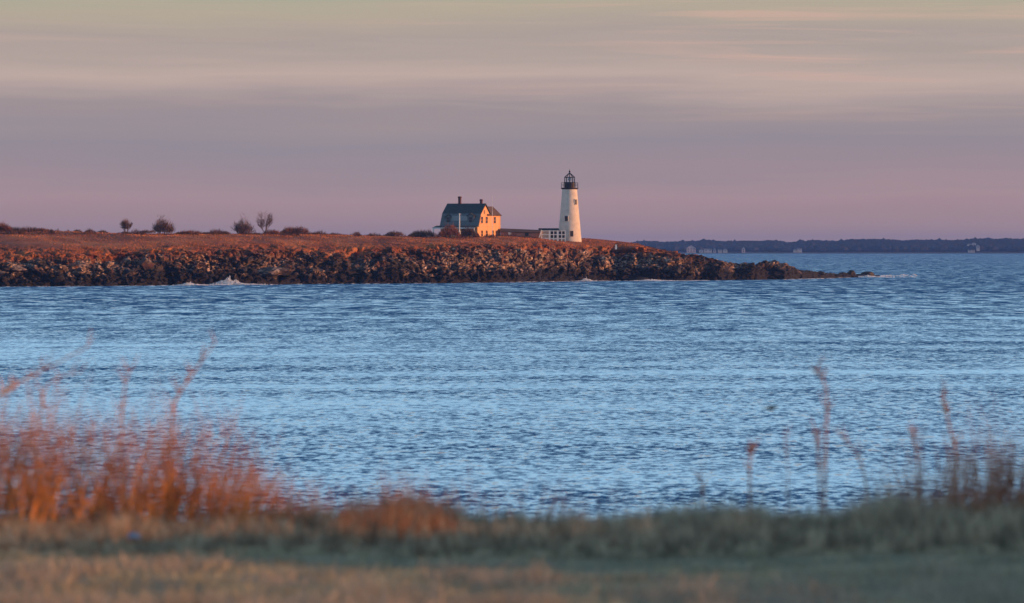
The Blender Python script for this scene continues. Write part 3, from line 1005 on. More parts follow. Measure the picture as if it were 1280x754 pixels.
# porch along the front
pr = MB()
pr.slab([(-Lh - 1.0, -Wd - .1, 2.35), (-Lh - 1.0, -Wd - 2.4, 1.95), (Lh + .35, -Wd - 2.4, 1.95), (Lh + .35, -Wd - .1, 2.35)], .12)
po = pr.build('porch_roof', M_slate, house)
MB().box(-Lh - 1.0, Lh + .38, -Wd - 2.47, -Wd - 2.41, 1.82, 2.06).build('fascia', M_white, po)
for px_ in (-Lh - .8, -2.0, 0.4, 2.4, Lh + .15):
    MB().box(px_ - .09, px_ + .09, -Wd - 2.35, -Wd - 2.17, -.5, 1.93).build('porch_post', M_white, house)
MB().box(-Lh, Lh + .3, -Wd - 2.4, -Wd - .01, -.6, -.02).build('porch_floor', M_found, house)
fw = MB()
for cx in (-3, -1, 2.6):
    fw = MB().box(cx - .5, cx + .5, -Wd - .06, -Wd - .003, .4, 1.6)
    wo = fw.build('window', M_white, house)
    MB().box(cx - .4, cx + .4, -Wd - .08, -Wd - .062, .5, 1.5).build('pane', M_pane, wo)
MB().box(.7, 1.6, -Wd - .06, -Wd - .003, 0, 1.9).build('front_door', M_door, house)

# ------------------------------------------------------------------ low connecting building
sY = 1194.0
sk = F / sY
s0, s1 = (626 - 640) / sk, (676 - 640) / sk
shed = empty('long_low_shed', ((s0 + s1) / 2, sY, CAMZ - (298 - HOR) / sk), 0, 'long low weathered shed linking the house to the white lattice by the lighthouse', 'shed')
hl = (s1 - s0) / 2
s = MB().box(-hl, hl, 0, 3.2, -.8, 1.45)
s.v += [(-hl, 0, 1.45), (-hl, 3.2, 1.45), (-hl, 1.6, 2.1), (hl, 0, 1.2), (hl, 3.2, 1.2), (hl, 1.6, 1.75)]
s.f += [(8, 10, 9), (11, 12, 13)]
s.build('wall', mat('weathered_boards', (0.33, 0.17, 0.12), (0.24, 0.12, 0.09), scale=2.5, stretch=(4, 1, 1)), shed)
r = MB()
r.slab([(-hl - .1, -.25, 1.38), (hl + .1, -.25, 1.12), (hl + .1, 1.6, 1.66), (-hl - .1, 1.6, 2.0)], .1)
r.slab([(-hl - .1, 1.6, 2.0), (hl + .1, 1.6, 1.66), (hl + .1, 3.4, 1.12), (-hl - .1, 3.4, 1.38)], .1)
r.build('roof', mat('weathered_roof', (0.13, 0.10, 0.085), (0.09, 0.07, 0.06), scale=2), shed)
for cxp, wpx, hpx, white in ((637, 4.2, 4.5, True), (658.5, 4.5, 4, False)):
    cx = (cxp - 651) / sk
    ww, hh = wpx / sk / 2, hpx / sk
    f = MB().box(cx - ww, cx + ww, -.07, -.003, .5, .5 + hh)
    wo = f.build('window', M_white if white else M_found, shed)
    MB().box(cx - ww + .12, cx + ww - .12, -.1, -.072, .5 + .12, .5 + hh - .12).build('pane', M_white if white else M_pane, wo)

# ------------------------------------------------------------------ small workroom at the tower and white lattice
wY = 1199.0
wk = F / wY
x0, x1 = (674 - 640) / wk, (704 - 640) / wk
wroom = empty('workroom', ((x0 + x1) / 2, wY, CAMZ - (299 - HOR) / wk), 0, 'small white workroom with a near-black roof joined to the foot of the lighthouse', 'outbuilding')
hw = (x1 - x0) / 2
MB().box(-hw, hw, 0, 3, -.6, 1.75).build('wall', M_white, wroom)
MB().slab([(-hw - .15, -.3, 1.75), (hw, -.3, 1.75), (hw, 1.5, 2.2), (-hw - .15, 1.5, 2.2)], .1).slab([(-hw - .15, 1.5, 2.2), (hw, 1.5, 2.2), (hw, 3.3, 1.75), (-hw - .15, 3.3, 1.75)], .1).build('roof', M_found, wroom)
lY = 1193.0
lk = F / lY


def panel(name, pxa, pxb, nx, nz, label):
    xa, xb = (pxa - 640) / lk, (pxb - 640) / lk
    wdt = (xb - xa) / 2
    e = empty(name, ((xa + xb) / 2, lY, CAMZ - (298.5 - HOR) / lk), 0, label, 'fence panel', 'white framed fence panels beside the lighthouse')
    m = MB()
    H = 1.75
    for i in range(nx + 1):
        x = -wdt + 2 * wdt * i / nx
        m.box(x - .09, x + .09, -.06, .06, -.6, H)
    m.build('post', M_white, e)
    m = MB()
    for i in range(nz + 1):
        z = .08 + (H - .2) * i / nz
        m.box(-wdt + .091, wdt - .091, -.075, .075, z - .08, z + .08) if nx == 1 else [m.box(-wdt + 2 * wdt * q / nx + .091, -wdt + 2 * wdt * (q + 1) / nx - .091, -.075, .075, z - .08, z + .08) for q in range(nx)]
    m.build('rail', M_white, e)
    bk = MB().box(-wdt + .1, wdt - .1, .09, .13, 0, H - .12)
    bk.build('backing_board', M_found if nx > 1 else mat('salmon_board', (0.62, 0.42, 0.30), (0.5, 0.33, 0.24)), e)
    return e


panel('fence_panel', 676.5, 686.5, 1, 2, 'wide white-framed panel filled with salmon boards, left end of the three beside the lighthouse')
panel('fence_panel', 687.6, 696.6, 2, 2, 'white panel of four dark openings in the middle of the three beside the lighthouse')
panel('fence_panel', 697.8, 706.5, 2, 2, 'white panel of four dark openings nearest the lighthouse')
br = MB().tube([P(673.5, 298.5, lY - .3), P(677, 287.5, lY - .3)], .1, 5)
tag(br.build('slanting_rail', M_white), 'slanting white prop leaning at the left end of the white panels', 'prop')

# ------------------------------------------------------------------ lighthouse
TY = 1200.0
tk = F / TY
tw = empty('lighthouse', ((712 - 640) / tk, TY, CAMZ - (300.5 - HOR) / tk), 0, 'tall tapering white stone lighthouse with a black lantern room and gallery', 'lighthouse')
M_stone = mat('whitewashed_stone', (0.74, 0.66, 0.56), (0.60, 0.53, 0.44), scale=1.1, bump=0.25, lo=.3, hi=.6)
M_black = mat('black_iron', (0.02, 0.018, 0.018), (0.035, 0.02, 0.018), scale=3, rough=.5)
H0 = 10.75
prof = []
for i in range(40):
    t = i / 39
    prof.append((2.64 - (2.64 - 1.56) * (t ** .93), -1.2 + (H0 + 1.2) * t if i else -1.2))
MB().lathe(prof, 64).build('tower_wall', M_stone, tw, smooth=False)


def tower_r(z):
    t = (z + 1.2) / (H0 + 1.2)
    return 2.64 - 1.08 * t ** .93


def tower_window(px, py, wpx, hpx, name='window'):
    z = (300.5 - py) / tk
    xr = (px - 712) / tk
    rr_ = tower_r(z)
    s_ = max(-.97, min(.97, xr / rr_))
    ang = math.asin(s_)                      # 0 = towards camera
    wd = wpx / tk / max(.45, math.cos(ang))
    o = empty(name, (0, 0, 0))
    o.parent = tw
    o.rotation_euler = (0, 0, ang)
    hh = hpx / tk / 2
    y = -rr_
    f = MB()
    f.box(-wd / 2 - .08, -wd / 2, y - .12, y + .3, z - hh - .08, z + hh + .08).box(wd / 2, wd / 2 + .08, y - .12, y + .3, z - hh - .08, z + hh + .08)
    f.box(-wd / 2, wd / 2, y - .12, y + .3, z + hh, z + hh + .08).box(-wd / 2, wd / 2, y - .17, y + .3, z - hh - .08, z - hh)
    f.build('frame', M_stone, o)
    MB().box(-wd / 2, wd / 2, y - .09, y + .2, z - hh, z + hh).build('pane' if name == 'window' else 'door_leaf', M_pane if name == 'window' else M_found, o)


tower_window(708, 273.3, 3.8, 6.4)
tower_window(719.3, 252.7, 2.2, 6.2)
tower_window(714.3, 292.3, 4.0, 7.0, 'door')
MB().lathe([(1.56, H0 - .02), (1.75, H0 + .12), (1.86, H0 + .22), (1.86, H0 + .34), (1.2, H0 + .341)], 40).build('gallery', M_black, tw)
MB().lathe([(1.14, H0 + .34), (1.14, H0 + 1.35), (1.22, H0 + 1.36), (1.22, H0 + 1.45), (1.05, H0 + 1.46)], 20).build('lantern_base', M_black, tw)
rl = MB()
for i in range(16):
    a_ = 2 * math.pi * i / 16
    x, y = 1.78 * math.cos(a_), 1.78 * math.sin(a_)
    rl.tube([(x, y, H0 + .3), (x, y, H0 + 1.42)], .028, 5)
for z in (.75, 1.08, 1.42):
    rl.tube([(1.78 * math.cos(2 * math.pi * i / 32), 1.78 * math.sin(2 * math.pi * i / 32), H0 + z) for i in range(33)], .024, 4, cap=False)
rl.build('railing', M_black, tw)
lr = MB()
lg = MB()
zb_, zt_, za_ = H0 + 1.45, H0 + 2.55, H0 + 3.55
for i in range(10):
    a_, b_ = 2 * math.pi * (i + .5) / 10, 2 * math.pi * (i + 1.5) / 10
    p0, p1 = Vector((1.12 * math.cos(a_), 1.12 * math.sin(a_), 0)), Vector((1.12 * math.cos(b_), 1.12 * math.sin(b_), 0))
    up = lambda p, z, s=1: Vector((p.x * s, p.y * s, z))
    lr.tube([up(p0, zb_), up(p0, zt_), up(p0, za_ - .25, .22)], .085, 5)
    lr.tube([up(p0, zt_), up(p1, zt_)], .09, 5)
    lr.tube([up(p0, zb_ + .03), up(p1, zb_ + .03)], .05, 5)
    lg.slab([up(p0, zb_, .96), up(p1, zb_, .96), up(p1, zt_, .96), up(p0, zt_, .96)], .01)
lr.build('lantern_frame', M_black, tw)
mg, ng, lgk, bg = new_mat('lantern_glass')
bg.inputs['Base Color'].default_value = (0.85, 0.88, 0.9, 1)
bg.inputs['Transmission Weight'].default_value = 1.0
bg.inputs['Roughness'].default_value = 0.02
bg.inputs['IOR'].default_value = 1.1
lg.build('lantern_glass', mg, tw)
MB().lathe([(.30, za_ - .32), (.22, za_ - .12), (.10, za_), (.18, za_ + .12), (.2, za_ + .25), (.1, za_ + .4), (.03, za_ + .45), (.02, za_ + .8)], 12).build('ball_vent', M_black, tw)
MB().lathe([(.12, zb_), (.12, zb_ + .35), (.3, zb_ + .4), (.34, zb_ + .7), (.3, zb_ + 1.05), (.12, zb_ + 1.15), (.06, zb_ + 1.6)], 12).build('lamp_optic', M_white, tw)

# ------------------------------------------------------------------ white mast, flagpole, small white chest
mk = F / 1178.0
mz = CAMZ - (297.8 - HOR) / mk
m = empty('white_mast', ((574.3 - 640) / mk, 1178, mz), 0, 'thick white mast with a wider foot standing in front of the house porch', 'mast')
MB().lathe([(.13, 1.6), (.11, 4.95), (.16, 4.97), (.16, 5.05), (.04, 5.15)], 10).build('pole', M_white, m)
MB().lathe([(.27, -.4), (.25, 1.15), (.13, 1.6)], 10).build('foot', M_white, m)
MB().tube([(0, 0, 4.95), (.18, -.05, 5.05), (.3, -.05, 4.9)], .06, 5).build('arm', M_white, m)
fz = CAMZ - (298 - HOR) / mk
fp = empty('flagpole', ((615.4 - 640) / mk, 1180, fz), 0, 'slender white flagpole without a flag in front of the sunlit gable', 'flagpole')
MB().tube([(0, 0, -.4), (0, 0, 4), (0, 0, 8.6)], [.055, .05, .03], 6).build('pole', M_white, fp)
MB().lathe([(.01, 8.55), (.07, 8.6), (.07, 8.68), (.01, 8.74)], 8).build('finial', M_white, fp)
bk = F / 1190.0
bx = empty('white_hatch_box', ((770 - 640) / bk, 1190, island_z(770, 1190) + .05), 0, 'tiny white box with a dark flat cap alone on the brow right of the lighthouse', 'box')
MB().box(-.2, .2, -.2, .2, -.3, .75).build('box', M_white, bx)
MB().box(-.32, .32, -.32, .32, .753, .93).build('cap', M_found, bx)

# ------------------------------------------------------------------ foam and the breaking wave
M_foam = mat('white_foam', (0.93, 0.93, 0.93), (0.8, 0.82, 0.86), scale=2, rough=.9, lo=.3, hi=.7)
rg = random.Random(3)
fo = MB()


def foam_line(px0, px1, n, dy0, dy1, hmax=.12, wmin=.4, wmax=2.5):
    for i in range(n):
        px = rg.uniform(px0, px1)
        Yf = float(shoreY(px)) - rg.uniform(dy0, dy1)
        k = Yf / F
        x = (px - 640) * k
        w_ = rg.uniform(wmin, wmax)
        d_ = rg.uniform(.25, 1.2)
        h = rg.uniform(.04, hmax)
        ring = []
        m_ = 9
        for q in range(m_):
            a_ = 2 * math.pi * q / m_
            ring.append((x + math.cos(a_) * w_ * rg.uniform(.5, 1.1) / 2, Yf + math.sin(a_) * d_ * rg.uniform(.5, 1.1), .006 + .02 * rg.random()))
        b0 = len(fo.v)
        fo.v += ring + [(x + rg.uniform(-.2, .2), Yf, h)]
        for q in range(m_):
            fo.f.append((b0 + q, b0 + (q + 1) % m_, b0 + m_))


foam_line(-20, 900, 120, 0.5, 5, .10)
foam_line(225, 330, 60, 1, 6, .22, .5, 3)
foam_line(790, 880, 80, 1, 14, .10, .8, 3.5)
foam_line(640, 760, 60, 1, 6, .14)
foam_line(980, 1060, 40, 0, 8, .15, .6, 2.5)
for i in range(60):
    px = rg.uniform(1085, 1145)
    Yf = 1345 + rg.uniform(-30, 90)
    k = Yf / F
    x, w_, d_ = (px - 640) * k, rg.uniform(.5, 2.4), rg.uniform(.5, 2)
    b0 = len(fo.v)
    fo.v += [(x + math.cos(q * .7) * w_ * rg.uniform(.4, 1) / 2, Yf + math.sin(q * .7) * d_ * rg.uniform(.4, 1), .01) for q in range(9)] + [(x, Yf, rg.uniform(.05, .28))]
    fo.f += [(b0 + q, b0 + (q + 1) % 9, b0 + 9) for q in range(9)]
tag(fo.build('sea_foam', M_foam), 'white foam washing along the foot of the rocks', 'foam', kind='stuff')


def splash(px, py, wpx, hpx, seed, label):
    Ys_ = float(shoreY(px)) - 3.5
    k = Ys_ / F
    rr = random.Random(seed)
    m = MB()
    pk = [(rr.gauss(-.05, .16), rr.uniform(.05, .15), rr.uniform(.3, .75)) for _ in range(9)] + [(.0, .03, 1.0)]
    for i in range(int(1300 * wpx / 40)):
        if rr.random() < .55:
            q_ = rr.choice(pk)
            u = q_[0] + rr.gauss(0, q_[1])
        else:
            u = rr.gauss(.08, .36)
        env = .10 + max(q[2] * math.exp(-((u - q[0]) / q[1] / 1.4) ** 2) for q in pk) * .9 * math.exp(-(u / .42) ** 2)
        z = rr.random() ** 1.7 * hpx * k * env
        x = u * wpx * k
        r = rr.uniform(.03, .13) * (1.3 - z / (hpx * k))
        c = Vector((x, rr.uniform(-.8, .8), z + .02))
        pts = [Vector((rr.uniform(-1, 1), rr.uniform(-1, 1), rr.uniform(-1, 1))).normalized() * r for _ in range(1)]
        q = pts[0]
        a1 = q.orthogonal().normalized() * r
        a2 = q.cross(a1).normalized() * r
        b0 = len(m.v)
        m.v += [tuple(c + t) for t in (q, -q, a1, -a1, a2, -a2)]
        for f in ((0, 2, 4), (0, 4, 3), (0, 3, 5), (0, 5, 2), (1, 4, 2), (1, 3, 4), (1, 5, 3), (1, 2, 5)):
            m.f.append(tuple(b0 + t for t in f))
    o = m.build('breaking_wave', M_foam)
    o.location = ((px - 640) * k, Ys_, 0)
    tag(o, label, 'wave', 'waves breaking on the rocks', 'stuff')


splash(287, 354, 44, 13, 1, 'largest burst of white spray, against the rocks in front of the whaleback')
splash(238, 356, 26, 5, 2, 'small burst of white spray left of the largest one')
splash(733, 351.5, 16, 6, 3, 'small burst of white spray below the lighthouse')
splash(815, 351, 30, 2.5, 5, 'low line of white water at the dark rocks right of the lighthouse')
splash(1085, 347, 34, 3.5, 6, 'white water around the tip of the point')

# ------------------------------------------------------------------ far shore
FY = 6200.0
fk = FY / F
M_farland = mat('far_land', (0.05, 0.045, 0.035), (0.03, 0.03, 0.026), scale=0.02)
M_farwood = mat('far_wood', (0.032, 0.036, 0.036), (0.012, 0.016, 0.020), scale=0.035, detail=3)
fx = np.array([600, 760, 800, 860, 900, 940, 980, 1010, 1090, 1130, 1200, 1260, 1280, 1400])
ft = np.array([302, 301.5, 300.5, 299.5, 298.5, 298.5, 300, 299, 297.5, 299, 297.5, 295.5, 296.5, 297])
pxs = np.linspace(600, 1420, 400)
rowsF = [(-6, -1.2), (0, .3), (30, 1.2), (120, 5), (300, 9), (700, 8), (1100, -2)]
vs = []
for (d, z) in rowsF:
    for p in pxs:
        top = CAMZ - (np.interp(p, fx, ft) - HOR) * fk
        zz = z if z < 2 else z * (top - 8) / 9.0
        vs.append(((p - 640) * fk * (1 + d / FY), FY + d + 12 * math.sin(p * .05) * (d < 20), zz))
m_, k_ = len(rowsF), len(pxs)
fs = [(i * k_ + j, i * k_ + j + 1, (i + 1) * k_ + j + 1, (i + 1) * k_ + j) for i in range(m_ - 1) for j in range(k_ - 1)]
tag(link_mesh('far_land', vs, fs, M_farland), kind='structure')
rr = random.Random(9)
V, Fs = [], []
for i in range(7000):
    p = rr.uniform(610, 1400)
    d = rr.choice((rr.uniform(45, 320), rr.uniform(45, 320), rr.uniform(260, 340)))
    top = CAMZ - (np.interp(p, fx, ft) - HOR) * fk
    zb = np.interp(d, [30, 120, 300], [1.2, 5 * (top - 8) / 9, top - 8])
    Hh = rr.uniform(5.6, 7.2) + 1.6 * float(fbm(np.array([p / 26.]), np.zeros(1), np.zeros(1), 4, 5)[0]) + (rr.random() < .02) * rr.uniform(1, 2)
    x = (p - 640) * fk * (1 + d / FY)
    w_ = rr.uniform(3.5, 7.5)
    b = len(V)
    y = FY + d
    cl = 6
    conif = rr.random() < .4
    lv = [(w_ * .5, 0), (w_, Hh * .35), (w_ * (.55 if conif else .85), Hh * .7)]
    ph = rr.random() * 6
    for r_, z_ in lv:
        for q in range(cl):
            V.append((x + math.cos(ph + q * 2 * math.pi / cl) * r_ * rr.uniform(.75, 1.1), y + math.sin(ph + q * 2 * math.pi / cl) * r_, zb + z_))
    V.append((x, y, zb + Hh))
    for L in range(2):
        for q in range(cl):
            q2 = (q + 1) % cl
            Fs.append((b + L * cl + q, b + L * cl + q2, b + (L + 1) * cl + q2, b + (L + 1) * cl + q))
    for q in range(cl):
        Fs.append((b + 2 * cl + q, b + 2 * cl + (q + 1) % cl, b + 3 * cl))
tag(link_mesh('far_woods', V, Fs, M_farwood), 'dark wooded shore on the far side of the bay', 'woods', kind='stuff')

M_fh = [mat('far_white_siding', (0.52, 0.48, 0.46), (0.42, 0.40, 0.39)), mat('far_pink_siding', (0.72, 0.50, 0.44), (0.6, 0.42, 0.38)), mat('far_roof', (0.14, 0.12, 0.12))]


def far_house(px, base, wpx, hpx, label, mi=0, gable=True, storeys=2, dist=FY + 18, grp='houses on the far shore'):
    k = dist / F
    zb = CAMZ - (base - HOR) * k
    e = empty('distant_house', ((px - 640) * k, dist, zb), 0, label, 'house', grp)
    W, H = wpx * k / 2, hpx * k
    ez = H * (.62 if gable else .78)
    m = MB().box(-W, W, 0, 9, -2.5, ez)
    if gable:
        m.v += [(-W, 0, ez), (W, 0, ez), (0, 0, H), (-W, 9, ez), (W, 9, ez), (0, 9, H)]
        m.f += [(8, 9, 10), (13, 12, 11)]
    m.build('wall', M_fh[mi], e)
    r = MB()
    if gable:
        r.slab([(0, -.4, H), (-W - .4, -.4, ez - .3), (-W - .4, 9.4, ez - .3), (0, 9.4, H)], -.25)
        r.slab([(0, -.4, H), (W + .4, -.4, ez - .3), (W + .4, 9.4, ez - .3), (0, 9.4, H)], .25)
    else:
        r.slab([(-W - .4, -.5, ez), (W + .4, -.5, ez), (W + .4, 4.5, H), (-W - .4, 4.5, H)], .25)
        r.slab([(-W - .4, 4.5, H), (W + .4, 4.5, H), (W + .4, 9.5, ez), (-W - .4, 9.5, ez)], .25)
    r.build('roof', M_fh[2], e)
    nw = max(1, int(W / 1.6))
    for i in range(nw):
        for s_ in range(storeys):
            x = -W + (i + .5) * 2 * W / nw
            z = ez * (.22 + s_ * .45) if storeys > 1 else ez * .4
            f = MB().box(x - .55, x + .55, -.08, -.004, z, z + min(1.3, ez * .3))
            f.build('window', M_pane, e)


far_house(864, 316, 11, 9.5, 'large pinkish gabled house showing just above the rocky point', 1)
far_house(876.5, 315.5, 5, 4, 'small white cottage between the pink house and the long white building', 0, True, 1)
far_house(885, 315.3, 10, 4.6, 'long flat white building at the water on the far shore, widest of the row', 0, False, 1)
far_house(893.3, 315.5, 3.2, 5, 'narrow tall white house just right of the long white building', 0, True, 2)
far_house(900, 315, 5, 3.2, 'grey-white low cottage third in the row right of the long building', 0, False, 1)
far_house(906.5, 315, 5.5, 3.8, 'white low cottage last in the row right of the long building', 0, True, 1)
far_house(929.5, 316.5, 4, 8, 'tall narrow pinkish house alone among the trees at mid-shore', 1)
far_house(994, 314, 4, 2.6, 'left one of a pair of small white cottages alone on the far shore', 0, True, 1)
far_house(999.5, 314, 6, 3.6, 'right and larger one of a pair of white cottages alone on the far shore', 0, False, 1)
far_house(1212, 307.5, 5, 3, 'upper left white house in the cluster on the wooded hill at right', 0, True, 1, FY + 60)
far_house(1217.5, 306.5, 5, 3.4, 'topmost white house in the cluster on the wooded hill at right', 0, True, 1, FY + 62)
far_house(1222.5, 311, 4, 5, 'right-hand tall white house in the cluster on the wooded hill', 0, True, 2, FY + 40)
far_house(1214.5, 315, 8, 2.6, 'long low white house by the water below the hillside cluster', 0, False, 1, FY + 20)

# ------------------------------------------------------------------ foreground bank
def sstep(a, b, x):
    t = np.clip((x - a) / (b - a), 0, 1)
    return t * t * (3 - 2 * t)


def ground_z(x, y):
    x, y = np.asarray(x, float), np.asarray(y, float)
    g = 5.37 + 0.05 * fbm(x / 2.2, y / 2.2, 0 * x, 3, 91)
    g = g - 0.24 * np.maximum(y - 33.4, 0) - .1 * sstep(32.2, 33.4, y)
    g = np.maximum(g, -1.0)
    # unseen grassy mound added at the right to shade the foreground
    shade_mound = sstep(6, 20, x) * (0.15 + 0.85 * sstep(10, 15, y)) * (1 - .07 * (1 - sstep(25.2, 27.6, y))) * (1 - sstep(38, 50, y))
    g = g + shade_mound * (2.44 + 0.5 * fbm(x / 3, y / .9, 0 * x, 3, 95))
    return g


gx = np.concatenate([np.linspace(-60, -8, 40)[:-1], np.linspace(-8, 24, 260)[:-1], np.linspace(24, 60, 30)])
gy = np.concatenate([np.linspace(-12, 20, 30)[:-1], np.linspace(20, 38, 160)[:-1], np.linspace(38, 70, 40)])
GX, GY = np.meshgrid(gx, gy)
GV = np.stack([GX, GY, ground_z(GX, GY)], -1).reshape(-1, 3)
ii = np.arange(GX.size).reshape(GX.shape)
GF = np.stack([ii[:-1, :-1], ii[:-1, 1:], ii[1:, 1:], ii[1:, :-1]], -1).reshape(-1, 4)
M_ground = mat('bank_turf', (0.38, 0.30, 0.20), (0.22, 0.18, 0.12), scale=1.3, detail=8, bump=.4)
tag(link_mesh('bank_ground', GV, GF, M_ground, smooth=True), kind='structure')

M_lawn = mat('short_olive_grass', (0.58, 0.49, 0.32), (0.30, 0.27, 0.18), scale=2.2, detail=4, transl=.25, lo=.4, hi=.6)
M_dry = mat('dry_tan_grass', (0.56, 0.45, 0.34), (0.34, 0.27, 0.20), scale=3, transl=.3)
M_tall = mat('tall_grey_grass', (0.70, 0.55, 0.38), (0.22, 0.175, 0.125), scale=9, detail=3, transl=.3, stretch=(1, .5, .12), lo=.40, hi=.62)
M_tallrust = mat('rust_tipped_grass', (0.55, 0.22, 0.10), (0.30, 0.11, 0.05), scale=2.5, transl=.3)
rng = np.random.default_rng(11)


def scatter(n, x0, x1, y0, y1):
    x, y = rng.uniform(x0, x1, n), rng.uniform(y0, y1, n)
    return x, y


# lawn
n = 110000
x, y = scatter(n, -6.5, 6.5, 23.5, 30.9)
pn = fbm(x / .55, y / 1.1, 0 * x, 3, 61)
dry = (pn + .16 * (28.2 - y) / 2.0 + .2 * rng.normal(0, .5, n) > .33) & (y < 29.3)
pos = np.stack([x, y, ground_z(x, y) - .01], -1)
tus = np.clip(fbm(x / .16, y / .3, 0 * x, 2, 66), 0, 1)
h = rng.uniform(.015, .045, n) * (1 + 1.2 * tus) * np.where(rng.random(n) < .01, 2.2, 1)
V, Fc = blades(pos[~dry], h[~dry], rng.uniform(.004, .010, (~dry).sum()), 1.0, rng)
tag(link_mesh('lawn_grass', V, Fc, M_lawn), 'short olive grass in front of the tall grass band', 'grass', kind='stuff')
hd = h[dry] * 1.5 + .03 * (rng.random(dry.sum()) < .25)
V, Fc = blades(pos[dry], hd, rng.uniform(.005, .012, dry.sum()), .9, rng)
tag(link_mesh('dry_grass_patches', V, Fc, M_dry), 'tan and orange patches of dead grass along the bottom of the picture', 'grass', kind='stuff')

# tall band; height profile follows the photo
bxp = np.array([-400, 0, 130, 400, 440, 500, 560, 590, 700, 780, 820, 870, 930, 1000, 1060, 1100, 1180, 1280, 1700])
btop = np.array([636, 638, 638, 636, 622, 612, 622, 636, 638, 636, 628, 621, 627, 624, 621, 618, 620, 618, 618])
n = 150000
x, y = scatter(n, -6.5, 6.5, 29.9, 34.2)
col = 640 + x / y * F
topz = CAMZ - (np.interp(col, bxp, btop) - HOR) / F * y
gz = ground_z(x, y)
clump = .62 + .45 * fbm(x / .18, y / .3, 0 * x, 2, 71) + .25 * fbm(x / .05, y / .1, 0 * x, 2, 73)
fullh = topz - gz
rampf = np.interp(y, [29.9, 30.4, 31.1, 34.2], [.2, .6, .95, 1.05])
h = np.maximum(fullh * rampf * clump * rng.uniform(.5, 1.3, n) * np.where(rng.random(n) < .03, rng.uniform(1.1, 1.7, n), 1), .05)
mound = ((col > 425) & (col < 575) & (rng.random(n) < .55) & (h > .14)) | (rng.random(n) < np.where(col < 460, .10, .02))
pos = np.stack([x, y, gz - .01], -1)
V, Fc = blades(pos[~mound], h[~mound], rng.uniform(.004, .009, (~mound).sum()) * np.where(rng.random((~mound).sum()) < .06, 2.2, 1), .55, rng)
tag(link_mesh('tall_bank_grass', V, Fc, M_tall), 'grey-green tall grass standing along the edge of the bank', 'grass', kind='stuff')
V, Fc = blades(pos[mound], h[mound] * 1.08, rng.uniform(.004, .009, mound.sum()), .45, rng)
tag(link_mesh('rusty_bank_grass', V, Fc, M_tallrust), 'rust coloured grass on the small mound left of the middle of the bank', 'grass', kind='stuff')
# grass covering the added shading mound out of view
n = 9000
x, y = scatter(n, 6.5, 22, 21, 40)
pos = np.stack([x, y, ground_z(x, y) - .01], -1)
V, Fc = blades(pos, rng.uniform(.12, .4, n), rng.uniform(.01, .02, n), .6, rng)
tag(link_mesh('shade_mound_grass', V, Fc, M_tall), 'grey-green grass on the added shading mound out of view at right', 'grass', kind='stuff')

# ---- shrubs of upright red stems
M_red = mat('red_stems', (0.82, 0.34, 0.09), (0.22, 0.07, 0.035), scale=3, rough=.6, lo=.35, hi=.65)
M_dull = mat('brown_red_stems', (0.62, 0.27, 0.15), (0.28, 0.11, 0.07), scale=5, rough=.6)
M_pink = mat('pale_pink_stems', (0.50, 0.28, 0.24), (0.35, 0.2, 0.17), scale=5, rough=.6)


def stem_shrub(px, Yb, topy, spread_px, nst, label, mt, seed, group, twigs=4, r0=.0042, fan=.45, cat='shrub', name='red_stem_shrub'):
    rr = random.Random(seed)
    k = Yb / F
    x = (px - 640) * k
    zb = float(ground_z(x, Yb))
    H = CAMZ - (topy - HOR) * k - zb
    root = empty(name, (x, Yb, zb), 0, label, cat, group)
    st, tw_ = MB(), MB()
    W = spread_px * k / 2
    for i in range(nst):
        u = rr.gauss(0, .5)
        u = max(-1.2, min(1.2, u))
        bx_ = u * W * .8
        L = H * rr.uniform(.45, 1.0) * (1 - .28 * abs(u))
        lean = u * fan + rr.gauss(.06, .2)
        by_ = rr.uniform(-.35, .35)
        pts, rad = [], []
        p = Vector((bx_, by_, -.05))
        d = Vector((lean, rr.gauss(0, .12), 1)).normalized()
        ns = 6
        r_ = r0 * rr.uniform(.7, 1.3)
        for s in range(ns + 1):
            pts.append(p.copy())
            rad.append(r_ * (1 - .72 * s / ns))
            d = (d + Vector((rr.gauss(0, .06) + .015, rr.gauss(0, .06), .02))).normalized()
            p = p + d * (L + .05) / ns
        st.tube(pts, rad, 4, cap=False)
        for t in range(rr.randint(max(0, twigs - 2), twigs + 1)):
            j = rr.randint(2, ns)
            q = pts[j]
            s_ = rr.choice((-1, 1))
            dd = Vector((s_ * rr.uniform(.25, .6), rr.uniform(-.4, .4), 1)).normalized()
            l_ = L * rr.uniform(.12, .32)
            q1 = q + dd * l_ * .5
            q2 = q1 + (dd + Vector((0, 0, .35))).normalized() * l_ * .5
            tw_.tube([q, q1, q2], [rad[j] * .8, rad[j] * .6 + .0003, .0008], 3, cap=False)
    if True:
        b0 = len(st.v)
        st.v += tw_.v
        st.f += [tuple(i + b0 for i in f) for f in tw_.f]
        st.build('stems', mt, root)
    else:
        st.build('stems', mt, root)
        tw_.build('twigs', mt, root)
    return root


